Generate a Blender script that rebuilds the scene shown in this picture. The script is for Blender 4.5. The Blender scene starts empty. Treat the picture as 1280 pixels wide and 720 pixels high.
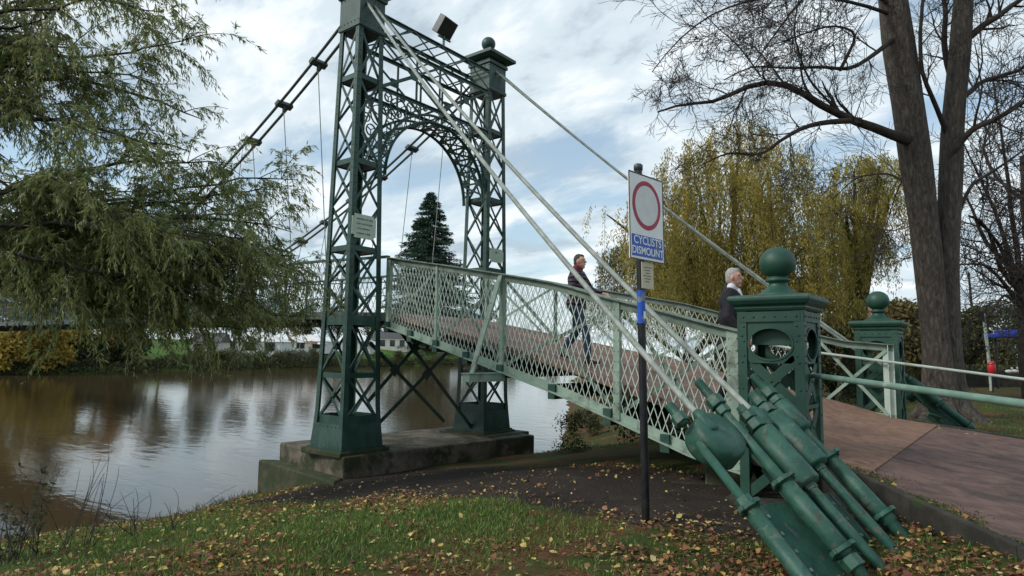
import bpy, math, random
import numpy as np
from mathutils import Vector, Matrix
sc = bpy.context.scene
# ------------------------------------------------------------------ camera
FPX = 816.5
YAW, PIT, ROL = .670, .097, .014
CAM = np.array((2.215, -7.663, 1.067))
FWD = np.array((-math.sin(YAW)*math.cos(PIT), math.cos(YAW)*math.cos(PIT), math.sin(PIT)))
R0 = np.array((math.cos(YAW), math.sin(YAW), 0.0)); U0 = np.cross(R0, FWD)
RGT = R0*math.cos(ROL)+U0*math.sin(ROL); UPV = U0*math.cos(ROL)-R0*math.sin(ROL)
cd = bpy.data.cameras.new('camera'); cam = bpy.data.objects.new('camera', cd)
sc.collection.objects.link(cam); sc.camera = cam
cd.sensor_width = 36; cd.lens = FPX/1280*36; cd.clip_start = .05; cd.clip_end = 3000
cam.matrix_world = Matrix(((RGT[0], UPV[0], -FWD[0], CAM[0]), (RGT[1], UPV[1], -FWD[1], CAM[1]), (RGT[2], UPV[2], -FWD[2], CAM[2]), (0, 0, 0, 1)))
def at(u, v, t):
    """world point at distance t in the direction of a sight line"""
    return CAM+t*(FWD+(u-640)/FPX*RGT-(v-360)/FPX*UPV)
# ------------------------------------------------------------------ world + sun
SUN_EL, SUN_ROT = math.radians(38), math.radians(215)
w = bpy.data.worlds.new('World'); sc.world = w; w.use_nodes = True
nt = w.node_tree; nt.nodes.clear()
def N(nt, typ, **k):
    n = nt.nodes.new(typ)
    for a, b in k.items():
        if a in n.inputs.keys() if isinstance(a, str) else False: n.inputs[a].default_value = b
        else: setattr(n, a, b)
    return n
out = N(nt, 'ShaderNodeOutputWorld'); bg = N(nt, 'ShaderNodeBackground')
sky = N(nt, 'ShaderNodeTexSky'); sky.sky_type = 'NISHITA'; sky.sun_disc = False
sky.sun_elevation = SUN_EL; sky.sun_rotation = SUN_ROT; sky.air_density = 1.0; sky.dust_density = .6
tc = N(nt, 'ShaderNodeTexCoord'); sx = N(nt, 'ShaderNodeSeparateXYZ')
nt.links.new(tc.outputs['Generated'], sx.inputs[0])
def mth(nt, op, a, b=None, c=None):
    n = nt.nodes.new('ShaderNodeMath'); n.operation = op
    for i, x in enumerate((a, b, c)):
        if x is None: continue
        if isinstance(x, (int, float)): n.inputs[i].default_value = x
        else: nt.links.new(x, n.inputs[i])
    return n.outputs[0]
zz = mth(nt, 'ADD', mth(nt, 'MAXIMUM', sx.outputs['Z'], 0.0), .22)
cx_ = nt.nodes.new('ShaderNodeCombineXYZ')
nt.links.new(mth(nt, 'DIVIDE', sx.outputs['X'], zz), cx_.inputs[0]); nt.links.new(mth(nt, 'DIVIDE', sx.outputs['Y'], zz), cx_.inputs[1])
mp = nt.nodes.new('ShaderNodeMapping'); nt.links.new(cx_.outputs[0], mp.inputs[0])
mp.inputs['Location'].default_value = (3.1, 1.7, 0); mp.inputs['Rotation'].default_value = (0, 0, .6); mp.inputs['Scale'].default_value = (1, 1.7, 1)
def noise(nt, vec, scale, detail=6, rough=.6, dist=0):
    n = nt.nodes.new('ShaderNodeTexNoise'); n.inputs['Scale'].default_value = scale; n.inputs['Detail'].default_value = detail
    n.inputs['Roughness'].default_value = rough; n.inputs['Distortion'].default_value = dist
    if vec is not None: nt.links.new(vec, n.inputs['Vector'])
    return n.outputs[0]
def ramp(nt, fac, stops, interp='EASE'):
    n = nt.nodes.new('ShaderNodeValToRGB'); n.color_ramp.interpolation = interp
    el = n.color_ramp.elements
    while len(el) < len(stops): el.new(.5)
    for e, (p, c) in zip(el, stops):
        e.position = p; e.color = (*c, 1) if len(c) == 3 else c
    nt.links.new(fac, n.inputs[0]); return n.outputs[0]
def mixc(nt, fac, a, b, blend='MIX'):
    n = nt.nodes.new('ShaderNodeMix'); n.data_type = 'RGBA'; n.blend_type = blend
    for i, x in ((0, fac), (6, a), (7, b)):
        if hasattr(x, 'is_linked'): nt.links.new(x, n.inputs[i])
        elif isinstance(x, (int, float)): n.inputs[i].default_value = x
        else: n.inputs[i].default_value = (*x[:3], 1)
    return n.outputs[2]
cm = ramp(nt, noise(nt, mp.outputs[0], 1.15, 7, .56, .35), [(.38, (0, 0, 0)), (.53, (1, 1, 1))])
cs = ramp(nt, noise(nt, mp.outputs[0], 2.3, 6, .6, .2), [(.36, (4.6, 5.6, 6.4)), (.5, (7.0, 8.0, 8.6)), (.66, (9.6, 10.1, 10.4))])
hz = ramp(nt, sx.outputs['Z'], [(.0, (1, 1, 1)), (.22, (0, 0, 0))])
cm2 = mth(nt, 'MAXIMUM', cm, hz)
skyb = mixc(nt, .34, mixc(nt, 1.0, sky.outputs[0], (1.35, 1.5, 1.45), 'MULTIPLY'), (6.5, 7.6, 8.2))
fin = mixc(nt, mth(nt, 'MULTIPLY', cm2, .95), skyb, cs)
nt.links.new(fin, bg.inputs[0]); bg.inputs[1].default_value = .095
nt.links.new(bg.outputs[0], out.inputs[0])
sl = bpy.data.lights.new('sun', 'SUN'); sl.energy = 2.0; sl.angle = math.radians(14); sl.color = (1, .95, .88)
so = bpy.data.objects.new('sun', sl); sc.collection.objects.link(so)
sd = Vector((math.sin(SUN_ROT)*math.cos(SUN_EL), math.cos(SUN_ROT)*math.cos(SUN_EL), math.sin(SUN_EL)))
so.rotation_euler = sd.to_track_quat('Z', 'Y').to_euler(); so.location = (0, 0, 30)
sc.view_settings.view_transform = 'Standard'; sc.view_settings.look = 'None'; sc.view_settings.gamma = 1
sc.view_settings.exposure = .2
sc.render.engine = 'CYCLES'
sc.cycles.max_bounces = 8; sc.cycles.transparent_max_bounces = 16
rng = np.random.default_rng(7); random.seed(7)
V = lambda *a: np.array(a, float)
def nrm(a):
    a = np.asarray(a, float); return a/(np.linalg.norm(a, axis=-1, keepdims=True)+1e-12)
# ------------------------------------------------------------------ materials
MATS = {}
def newmat(name):
    m = bpy.data.materials.new(name); m.use_nodes = True; nt = m.node_tree
    b = nt.nodes['Principled BSDF']; MATS[name] = m; return m, nt, b
def surf(name, c1, c2, scale=4, rough=.6, bump=.2, bscale=40, c3=None, s3=1.2, grain=0, wear=0, lo=.4, hi=.62, lo3=.55, hi3=.68, spec=.4, rvar=.15):
    m, nt, b = newmat(name)
    t = nt.nodes.new('ShaderNodeTexCoord'); g = nt.nodes.new('ShaderNodeNewGeometry'); v = g.outputs['Position']
    col = mixc(nt, ramp(nt, noise(nt, v, scale, 8, .65), [(lo, (0, 0, 0)), (hi, (1, 1, 1))]), c1, c2)
    if c3 is not None:
        col = mixc(nt, ramp(nt, noise(nt, v, s3, 9, .7, .4), [(lo3, (0, 0, 0)), (hi3, (1, 1, 1))]), col, c3)
    if wear:
        wv = noise(nt, v, 11, 10, .78, .3); wl = noise(nt, v, 1.1, 3, .5)
        wt_ = .64-.025*(wear > .9); wm = ramp(nt, mth(nt, 'ADD', wv, mth(nt, 'MULTIPLY', mth(nt, 'SUBTRACT', wl, .5), .35)), [(wt_, (0, 0, 0)), (wt_+.03, (1, 1, 1))])
        col = mixc(nt, mth(nt, 'MULTIPLY', wm, wear), col, (.06, .036, .022))
    if grain: col = mixc(nt, grain, col, ramp(nt, noise(nt, v, 140, 4, .8), [(.35, (.35, .35, .35)), (.5, (.8, .8, .8)), (.68, (1.6, 1.55, 1.5))]), 'MULTIPLY')
    nt.links.new(col, b.inputs['Base Color'])
    r = nt.nodes.new('ShaderNodeMapRange'); nt.links.new(noise(nt, v, scale*3, 5), r.inputs[0])
    r.inputs[3].default_value = max(.05, rough-rvar); r.inputs[4].default_value = min(1, rough+rvar)
    nt.links.new(r.outputs[0], b.inputs['Roughness']); b.inputs['Specular IOR Level'].default_value = spec
    if bump:
        bp = nt.nodes.new('ShaderNodeBump'); bp.inputs['Strength'].default_value = bump; bp.inputs['Distance'].default_value = .01
        nt.links.new(noise(nt, v, bscale, 8, .7), bp.inputs['Height']); nt.links.new(bp.outputs[0], b.inputs['Normal'])
    return m
def leafmat(name, tr=.35, rough=.5, gain=1.0):
    m, nt, b = newmat(name)
    a = nt.nodes.new('ShaderNodeAttribute'); a.attribute_name = 'Col'
    o_ = nt.nodes['Material Output']; tl = nt.nodes.new('ShaderNodeBsdfTranslucent'); mx = nt.nodes.new('ShaderNodeMixShader')
    nt.links.new(a.outputs['Color'], b.inputs['Base Color']); nt.links.new(a.outputs['Color'], tl.inputs[0])
    b.inputs['Roughness'].default_value = rough; b.inputs['Specular IOR Level'].default_value = .3
    mx.inputs[0].default_value = tr
    nt.links.new(b.outputs[0], mx.inputs[1]); nt.links.new(tl.outputs[0], mx.inputs[2]); nt.links.new(mx.outputs[0], o_.inputs[0]); return m
M = {}
M['tower'] = surf('tower green paint', (.019, .056, .043), (.036, .084, .066), 3, .45, .2, 60, (.075, .085, .07), 3.2, lo3=.56, hi3=.74, wear=.75)
M['anchor'] = surf('anchor green paint', (.018, .072, .050), (.030, .102, .072), 7, .5, .35, 50, (.075, .105, .08), 9, lo3=.54, hi3=.62, spec=.4, rvar=.25, wear=.95)
M['pillar'] = surf('pillar green paint', (.010, .052, .034), (.017, .070, .046), 3, .52, .15, 50, (.035, .075, .06), 4, lo3=.6, hi3=.75, spec=.5, wear=.75)
M['pale'] = surf('pale green paint', (.22, .31, .245), (.29, .37, .30), 3, .55, .2, 60, (.13, .155, .12), 3.4, lo3=.5, hi3=.66, wear=.8)
M['dull'] = surf('dull grey green paint', (.13, .18, .145), (.19, .25, .20), 3, .6, .2, 60, (.08, .10, .08), 3.4, lo3=.5, hi3=.66, wear=.8)
M['paler'] = surf('weathered white green paint', (.42, .50, .43), (.50, .57, .50), 3, .55, .2, 60, (.24, .28, .22), 4, lo3=.55, hi3=.7)
M['rail'] = surf('rail green paint', (.12, .21, .165), (.17, .27, .215), 5, .4, .1, 60, (.3, .36, .3), 3, lo3=.55, hi3=.7)
M['railpale'] = surf('pale rail paint', (.36, .42, .37), (.44, .50, .44), 5, .4, .1, 60, (.25, .3, .25), 3, lo3=.55, hi3=.7)
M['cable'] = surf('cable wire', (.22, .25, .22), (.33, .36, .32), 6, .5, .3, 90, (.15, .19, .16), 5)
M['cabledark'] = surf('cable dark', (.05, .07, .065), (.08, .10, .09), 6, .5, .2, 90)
M['concrete'] = surf('pier concrete', (.10, .085, .065), (.19, .16, .12), 2.2, .85, .6, 25, (.035, .042, .018), 1.3, .7, lo3=.44, hi3=.58)
M['moss'] = surf('mossy concrete', (.035, .042, .018), (.075, .068, .04), 3, .9, .6, 25, (.025, .04, .012), 1.9, lo3=.42, hi3=.6)
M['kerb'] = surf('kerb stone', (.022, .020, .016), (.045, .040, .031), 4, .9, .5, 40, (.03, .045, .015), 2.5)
M['deck'] = surf('deck surfacing', (.19, .115, .088), (.27, .175, .135), 2.5, .8, .4, 60, (.11, .075, .06), 2.2, .6, lo3=.5, hi3=.66)
M['board'] = surf('worn path board', (.20, .108, .07), (.27, .155, .105), 5, .8, .4, 60, (.10, .06, .045), 7, .7, lo3=.56, hi3=.62)
M['path'] = surf('path asphalt', (.135, .078, .064), (.19, .118, .098), 5.0, .9, .8, 110, (.07, .05, .043), 1.7, .9, lo3=.48, hi3=.64)
M['black'] = surf('black pole paint', (.010, .010, .012), (.02, .02, .022), 8, .4, .1, 50)
M['white'] = surf('sign white', (.74, .76, .74), (.80, .81, .78), 6, .45, 0)
M['signgrey'] = surf('sign grey disc', (.60, .61, .60), (.66, .67, .65), 6, .45, 0)
M['red'] = surf('sign red', (.33, .006, .04), (.38, .010, .05), 6, .45, 0)
M['blue'] = surf('sign blue', (.015, .08, .42), (.02, .10, .48), 6, .45, 0, c3=(.18, .2, .22), s3=3, lo3=.56, hi3=.6)
M['cream'] = surf('notice cream', (.50, .47, .32), (.56, .52, .38), 6, .6, 0)
M['plaque'] = surf('plaque pale green', (.38, .48, .38), (.46, .55, .45), 4, .6, 0)
M['ink'] = surf('notice ink', (.08, .10, .09), (.14, .15, .13), 30, .7, 0)
M['bark'] = surf('grey brown bark', (.060, .046, .035), (.115, .09, .068), 3.5, .95, 1.0, 22, (.045, .05, .03), 1.2)
M['darkbark'] = surf('dark bark', (.028, .022, .017), (.055, .043, .033), 5, .95, .8, 30)
M['twig'] = surf('thin twigs', (.034, .029, .026), (.062, .053, .045), 5, .95, 0)
M['leafg'] = leafmat('willow leaf', .45); M['leafy'] = leafmat('golden leaf', .5); M['leaff'] = leafmat('far leaf', .2, .7)
M['grass'] = leafmat('grass blade', .25, .55); M['litter'] = leafmat('fallen leaf', .1, .6)
M['roof'] = surf('brown tile roof', (.13, .07, .055), (.18, .10, .08), 3, .8, .2)
M['slate'] = surf('grey slate roof', (.06, .06, .065), (.09, .09, .095), 3, .7, .2)
M['brick'] = surf('red brick wall', (.18, .085, .06), (.25, .13, .09), 3, .85, .2)
M['tent'] = surf('white canvas', (.62, .62, .60), (.7, .7, .68), 1.2, .7, .1)
M['wall'] = surf('cream wall', (.50, .48, .42), (.58, .55, .48), 1.2, .8, .1)
M['glass'] = surf('dark window', (.02, .025, .03), (.04, .045, .05), 1, .15, 0, rvar=.02)
M['skin'] = surf('skin', (.50, .27, .20), (.58, .33, .25), 14, .55, .1, spec=.3)
M['hairg'] = surf('grey hair', (.26, .25, .24), (.42, .41, .39), 60, .7, .6, 130)
M['haird'] = surf('dark hair', (.035, .028, .024), (.07, .06, .055), 60, .7, .6, 130)
M['coat'] = surf('dark navy coat', (.012, .011, .016), (.022, .02, .026), 20, .85, .3)
M['puffer'] = surf('dark purple puffer', (.035, .022, .034), (.065, .036, .055), 10, .45, .4, 14)
M['scarf'] = surf('red scarf', (.16, .015, .03), (.22, .02, .04), 20, .8, .3)
M['jeans'] = surf('blue jeans', (.018, .035, .075), (.035, .06, .11), 20, .85, .3)
M['shirt'] = surf('white shirt', (.6, .62, .66), (.7, .7, .72), 20, .7, .1)
M['shoe'] = surf('dark shoe', (.012, .012, .014), (.03, .03, .034), 20, .5, .1)
M['redplastic'] = surf('red plastic', (.5, .02, .03), (.55, .03, .03), 5, .4, 0)
M['blueroof'] = surf('blue sheet roof', (.01, .03, .22), (.02, .045, .28), 5, .4, 0)
M['lamp'] = surf('floodlight casing', (.04, .05, .052), (.07, .08, .08), 5, .4, 0)
# puffer seams
def bands(m, freq):
    nt = m.node_tree; b = nt.nodes['Principled BSDF']; g = nt.nodes.new('ShaderNodeNewGeometry'); s = nt.nodes.new('ShaderNodeSeparateXYZ')
    nt.links.new(g.outputs['Position'], s.inputs[0]); k = mth(nt, 'ABSOLUTE', mth(nt, 'SINE', mth(nt, 'MULTIPLY', s.outputs['Z'], freq)))
    bp = nt.nodes.new('ShaderNodeBump'); bp.inputs['Strength'].default_value = 1; bp.inputs['Distance'].default_value = .03
    nt.links.new(k, bp.inputs['Height']); nt.links.new(bp.outputs[0], b.inputs['Normal'])
bands(M['puffer'], 45)
# bark: stretched furrows
for k_ in ('bark',):
    m = M[k_]; nt = m.node_tree; b = nt.nodes['Principled BSDF']; g = nt.nodes.new('ShaderNodeNewGeometry'); mpn = nt.nodes.new('ShaderNodeMapping')
    mpn.inputs['Scale'].default_value = (11, 11, 2.6); nt.links.new(g.outputs['Position'], mpn.inputs[0])
    nz = noise(nt, mpn.outputs[0], 1.6, 8, .7, .5)
    bp = nt.nodes.new('ShaderNodeBump'); bp.inputs['Strength'].default_value = 1; bp.inputs['Distance'].default_value = .12
    nt.links.new(nz, bp.inputs['Height']); nt.links.new(bp.outputs[0], b.inputs['Normal'])
    nt.links.new(ramp(nt, nz, [(.30, (.035, .028, .022)), (.48, (.10, .082, .066)), (.64, (.19, .165, .135)), (.8, (.13, .145, .10))]), b.inputs['Base Color'])
# water
m, nt, b = newmat('river water'); M['water'] = m
g = nt.nodes.new('ShaderNodeNewGeometry'); mpn = nt.nodes.new('ShaderNodeMapping'); nt.links.new(g.outputs['Position'], mpn.inputs[0])
mpn.inputs['Rotation'].default_value = (0, 0, .67); mpn.inputs['Scale'].default_value = (.55, 1.6, 1)
b.inputs['Base Color'].default_value = (.066, .045, .022, 1); b.inputs['Roughness'].default_value = .06; b.inputs['IOR'].default_value = 1.33
b.inputs['Specular IOR Level'].default_value = .5
h = mth(nt, 'ADD', mth(nt, 'MULTIPLY', noise(nt, mpn.outputs[0], 1.1, 3, .5, .5), 1.0), mth(nt, 'MULTIPLY', noise(nt, mpn.outputs[0], 6.5, 3, .5), .16))
bp = nt.nodes.new('ShaderNodeBump'); bp.inputs['Strength'].default_value = .11; bp.inputs['Distance'].default_value = .10
nt.links.new(h, bp.inputs['Height']); nt.links.new(bp.outputs[0], b.inputs['Normal'])
# ground: grass, bare dark track (attribute), litter
m, nt, b = newmat('ground soil and grass'); M['ground'] = m
g = nt.nodes.new('ShaderNodeNewGeometry'); v = g.outputs['Position']
a = nt.nodes.new('ShaderNodeAttribute'); a.attribute_name = 'track'
gr = ramp(nt, noise(nt, v, 1.6, 9, .7), [(.3, (.030, .030, .012)), (.5, (.040, .055, .014)), (.7, (.065, .085, .022))])
li = ramp(nt, noise(nt, v, 30, 4, .8), [(.35, (.035, .016, .010)), (.5, (.095, .045, .022)), (.68, (.17, .10, .04))])
gr2 = mixc(nt, ramp(nt, noise(nt, v, .9, 7, .7), [(.47, (0, 0, 0)), (.56, (1, 1, 1))]), gr, li)
dr = mixc(nt, .5, ramp(nt, noise(nt, v, .9, 9, .75, .6), [(.38, (.016, .012, .010)), (.52, (.03, .024, .020)), (.66, (.10, .082, .066))]), ramp(nt, noise(nt, v, 45, 6, .8), [(.4, (.010, .008, .007)), (.7, (.09, .072, .055))]))
tf = mth(nt, 'ADD', a.outputs['Fac'], mth(nt, 'MULTIPLY', mth(nt, 'SUBTRACT', noise(nt, v, 2.2, 7, .7), .5), 1.1))
nt.links.new(mixc(nt, ramp(nt, tf, [(.4, (0, 0, 0)), (.62, (1, 1, 1))]), gr2, dr), b.inputs['Base Color'])
b.inputs['Roughness'].default_value = .95; b.inputs['Specular IOR Level'].default_value = .15
bp = nt.nodes.new('ShaderNodeBump'); bp.inputs['Strength'].default_value = .6; bp.inputs['Distance'].default_value = .03
nt.links.new(noise(nt, v, 22, 8, .7), bp.inputs['Height']); nt.links.new(bp.outputs[0], b.inputs['Normal'])
M['farground'] = surf('far bank grass', (.045, .09, .018), (.075, .15, .028), .25, .95, .4, 6, (.075, .07, .03), .12, lo3=.5, hi3=.62, spec=.1)
# ------------------------------------------------------------------ mesh helpers
COL = sc.collection
def tag(o, label=None, cat=None, group=None, kind=None):
    if label: o['label'] = label
    if cat: o['category'] = cat
    if group: o['group'] = group
    if kind: o['kind'] = kind
    return o
def empty(name, loc, label, cat, group=None):
    o = bpy.data.objects.new(name, None); COL.objects.link(o); o.location = [float(x) for x in loc]; o.empty_display_size = .2
    return tag(o, label, cat, group)
def wloc(p):
    v = Vector((0, 0, 0))
    while p is not None: v += p.location; p = p.parent
    return v
class MB:
    def __init__(s): s.v = []; s.f = []; s.sm = []; s.n = 0
    def add(s, vs, fs, smooth=False):
        k = s.n; s.v.extend([tuple(map(float, x)) for x in vs]); s.n += len(vs)
        for f in fs: s.f.append([i+k for i in f]); s.sm.append(smooth)
    def box(s, c, size, ax=None):
        c = np.asarray(c, float); h = np.asarray(size, float)/2; A = np.eye(3) if ax is None else np.asarray(ax, float)
        P = [c+A[0]*h[0]*i+A[1]*h[1]*j+A[2]*h[2]*k for i in (-1, 1) for j in (-1, 1) for k in (-1, 1)]
        s.add(P, [(0, 1, 3, 2), (4, 6, 7, 5), (0, 4, 5, 1), (2, 3, 7, 6), (0, 2, 6, 4), (1, 5, 7, 3)]); return s
    def beam(s, p, q, wd, ht, up=(0, 0, 1)):
        """bar from p to q; ht is measured along up, wd across"""
        p = np.asarray(p, float); q = np.asarray(q, float); d = nrm(q-p); up = np.asarray(up, float)
        a = nrm(np.cross(up, d)); b_ = np.cross(d, a)
        return s.box((p+q)/2, (np.linalg.norm(q-p), wd, ht), (d, a, b_))
    def tube(s, pts, r, k=10, caps=True, smooth=True):
        pts = np.asarray(pts, float); n = len(pts); r = np.broadcast_to(np.asarray(r, float), (n,))
        T = np.gradient(pts, axis=0) if n > 2 else np.repeat((pts[1:]-pts[:1]), 2, 0); T = nrm(T)
        a = np.cross(T[0], (0, 0, 1.)); a = nrm(a) if np.linalg.norm(a) > .05 else nrm(np.cross(T[0], (0, 1., 0)))
        ang = np.arange(k)*2*np.pi/k; vs = []
        for i in range(n):
            a = nrm(a-T[i]*(a@T[i])); b_ = np.cross(T[i], a)
            vs.append(pts[i]+r[i]*(np.cos(ang)[:, None]*a+np.sin(ang)[:, None]*b_))
        vs = np.concatenate(vs); fs = []
        for i in range(n-1):
            for j in range(k): fs.append((i*k+j, i*k+(j+1) % k, (i+1)*k+(j+1) % k, (i+1)*k+j))
        s.add(vs, fs, smooth)
        if caps:
            s.add(vs[:k], [tuple(range(k))[::-1]]); s.add(vs[-k:], [tuple(range(k))])
        return s
    def lathe(s, c, prof, k=28, ax=None, smooth=True, sq=False):
        """prof: (radius, height) list along axis"""
        c = np.asarray(c, float); A = np.eye(3) if ax is None else np.asarray(ax, float)
        ang = np.arange(k)*2*np.pi/k+(np.pi/4 if sq else 0); vs = []
        for r, z in prof:
            for t in ang: vs.append(c+A[0]*r*math.cos(t)+A[1]*r*math.sin(t)+A[2]*z)
        fs = []
        for i in range(len(prof)-1):
            for j in range(k): fs.append((i*k+j, i*k+(j+1) % k, (i+1)*k+(j+1) % k, (i+1)*k+j))
        fs.append(tuple(range(k))[::-1]); fs.append(tuple(range((len(prof)-1)*k, len(prof)*k)))
        s.add(vs, fs, smooth); return s
    def ball(s, c, r, k=24, sc_=(1, 1, 1), ax=None):
        prof = [(r*math.sin(t), -r*math.cos(t)) for t in np.linspace(.02, np.pi-.02, k//2+1)]
        A = np.eye(3) if ax is None else np.asarray(ax, float)
        A = np.array([A[i]*sc_[i] for i in range(3)]); return s.lathe(c, prof, k, A)
    def rivet(s, c, nv, r=.012):
        nv = nrm(nv); a = nrm(np.cross(nv, (.3, .5, .8))); b_ = np.cross(nv, a)
        return s.lathe(c, [(r, 0), (r*.8, r*.5), (r*.35, r*.8)], 7, (a, b_, nv))
    def plate(s, poly, nv, th):
        """flat polygon extruded by th along nv (centred)"""
        poly = np.asarray(poly, float); nv = nrm(nv)*th/2; n = len(poly)
        fs = [tuple(range(n))[::-1], tuple(range(n, 2*n))]+[(i, (i+1) % n, n+(i+1) % n, n+i) for i in range(n)]
        s.add(np.concatenate([poly-nv, poly+nv]), fs); return s
    def build(s, name, mat, parent=None, base=None, bevel=0):
        me = bpy.data.meshes.new(name); off = wloc(parent) if parent is not None else Vector(base if base is not None else (0, 0, 0))
        vv = np.array(s.v, float)-np.array(off)
        me.from_pydata([tuple(x) for x in vv], [], s.f); me.polygons.foreach_set('use_smooth', s.sm); me.update()
        me.materials.append(mat); o = bpy.data.objects.new(name, me); COL.objects.link(o)
        if parent is not None: o.parent = parent
        else: o.location = off
        if bevel:
            bm_ = o.modifiers.new('bevel', 'BEVEL'); bm_.width = bevel; bm_.segments = 2; bm_.limit_method = 'ANGLE'
        return o
def kids(o): return [c for c in bpy.data.objects if c.parent == o]
def copy_tree(o, parent=None, mp_=None):
    c = o.copy(); COL.objects.link(c)
    if parent is not None: c.parent = parent
    for ch in kids(o): copy_tree(ch, c)
    return c
def raw_mesh(name, verts, faces_flat, nper, mat, parent=None, base=None, col=None, smooth=False):
    """fast build: verts (n,3), faces (m,nper)"""
    me = bpy.data.meshes.new(name); off = np.array(wloc(parent)) if parent is not None else np.array(base if base is not None else (0, 0, 0), float)
    vv = np.asarray(verts, float)-off; F = np.asarray(faces_flat, np.int32)
    me.vertices.add(len(vv)); me.vertices.foreach_set('co', vv.astype(np.float32).ravel())
    me.loops.add(F.size); me.loops.foreach_set('vertex_index', F.ravel())
    me.polygons.add(len(F)); me.polygons.foreach_set('loop_start', np.arange(len(F), dtype=np.int32)*nper)
    me.polygons.foreach_set('use_smooth', np.full(len(F), smooth))
    me.update(calc_edges=True); me.materials.append(mat)
    if col is not None:
        at_ = me.color_attributes.new('Col', 'FLOAT_COLOR', 'POINT'); c4 = np.ones((len(vv), 4), np.float32); c4[:, :3] = col; at_.data.foreach_set('color', c4.ravel())
    me.validate(); o = bpy.data.objects.new(name, me); COL.objects.link(o)
    if parent is not None: o.parent = parent
    else: o.location = off
    return o
def leaves(name, P, D, L, W, C_, mat, parent=None, base=None, fold=.0):
    """n leaf blades (diamond quads)"""
    n = len(P); D = nrm(D); rnd = nrm(rng.normal(size=(n, 3))); S = nrm(np.cross(D, rnd)); L = np.broadcast_to(L, (n,))[:, None]; W = np.broadcast_to(W, (n,))[:, None]
    Nn = np.cross(D, S)
    a = P; b_ = P+D*L*.45+S*W*.5+Nn*W*fold; c = P+D*L; d = P+D*L*.45-S*W*.5+Nn*W*fold
    vs = np.stack([a, b_, c, d], 1).reshape(-1, 3); F = np.arange(4*n).reshape(n, 4)
    return raw_mesh(name, vs, F, 4, mat, parent, base, np.repeat(C_, 4, 0))
def pal(n, cols, jit=.25):
    cols = np.array(cols, float); k = rng.integers(0, len(cols), n); t = rng.random(n)[:, None]; k2 = rng.integers(0, len(cols), n)
    return (cols[k]*(1-t)+cols[k2]*t)*(1+jit*rng.normal(size=(n, 1))).clip(.4, 1.8)
def twigs_mesh(name, paths, mat, parent=None, base=None, k=4):
    """many tapered polylines [(pts, radii)] as one mesh"""
    VV = []; FF = []; off = 0; ang = np.arange(k)*2*np.pi/k; ca = np.cos(ang)[:, None]; sa = np.sin(ang)[:, None]
    for pts, r in paths:
        pts = np.asarray(pts); n = len(pts); T = nrm(np.gradient(pts, axis=0))
        ref = V(.31, .17, .93) if abs(T[0][2]) < .8 else V(.9, .3, .1)
        A = nrm(np.cross(T, ref)); B = np.cross(T, A); r = np.asarray(r)[:, None, None]
        vs = pts[:, None, :]+r*(ca[None]*A[:, None, :]+sa[None]*B[:, None, :]); VV.append(vs.reshape(-1, 3))
        i = np.arange(n-1)[:, None]*k; j = np.arange(k)[None]; j2 = (j+1) % k
        FF.append((np.stack([i+j, i+j2, i+k+j2, i+k+j], -1).reshape(-1, 4))+off); off += n*k
    return raw_mesh(name, np.concatenate(VV), np.concatenate(FF), 4, mat, parent, base, smooth=True)
def bez(p0, p1, p2, n): t = np.linspace(0, 1, n)[:, None]; return (1-t)**2*p0+2*t*(1-t)*p1+t*t*p2
def wob(pts, a):
    n = len(pts); q = pts.copy(); w_ = rng.normal(size=(n, 3)).cumsum(0)*a/np.sqrt(n); w_ -= np.linspace(0, 1, n)[:, None]*w_[-1]; return q+w_
def text_mesh(name, body, size, origin, xdir, ydir, mat, parent, align='CENTER'):
    cu = bpy.data.curves.new(name, 'FONT'); cu.body = body; cu.size = size; cu.align_x = align; cu.align_y = 'CENTER'; cu.extrude = .0008; cu.offset = size*.011
    to = bpy.data.objects.new('tmp', cu); COL.objects.link(to)
    me = bpy.data.meshes.new_from_object(to.evaluated_get(bpy.context.evaluated_depsgraph_get())); bpy.data.objects.remove(to)
    X = nrm(xdir); Y = nrm(ydir); Z = np.cross(X, Y); off = np.array(wloc(parent))
    for v_ in me.vertices:
        p = np.array(origin)+X*v_.co.x+Y*v_.co.y+Z*v_.co.z-off; v_.co = p
    me.name = name; me.materials.clear(); me.materials.append(mat); o = bpy.data.objects.new(name, me); COL.objects.link(o); o.parent = parent; return o
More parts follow.
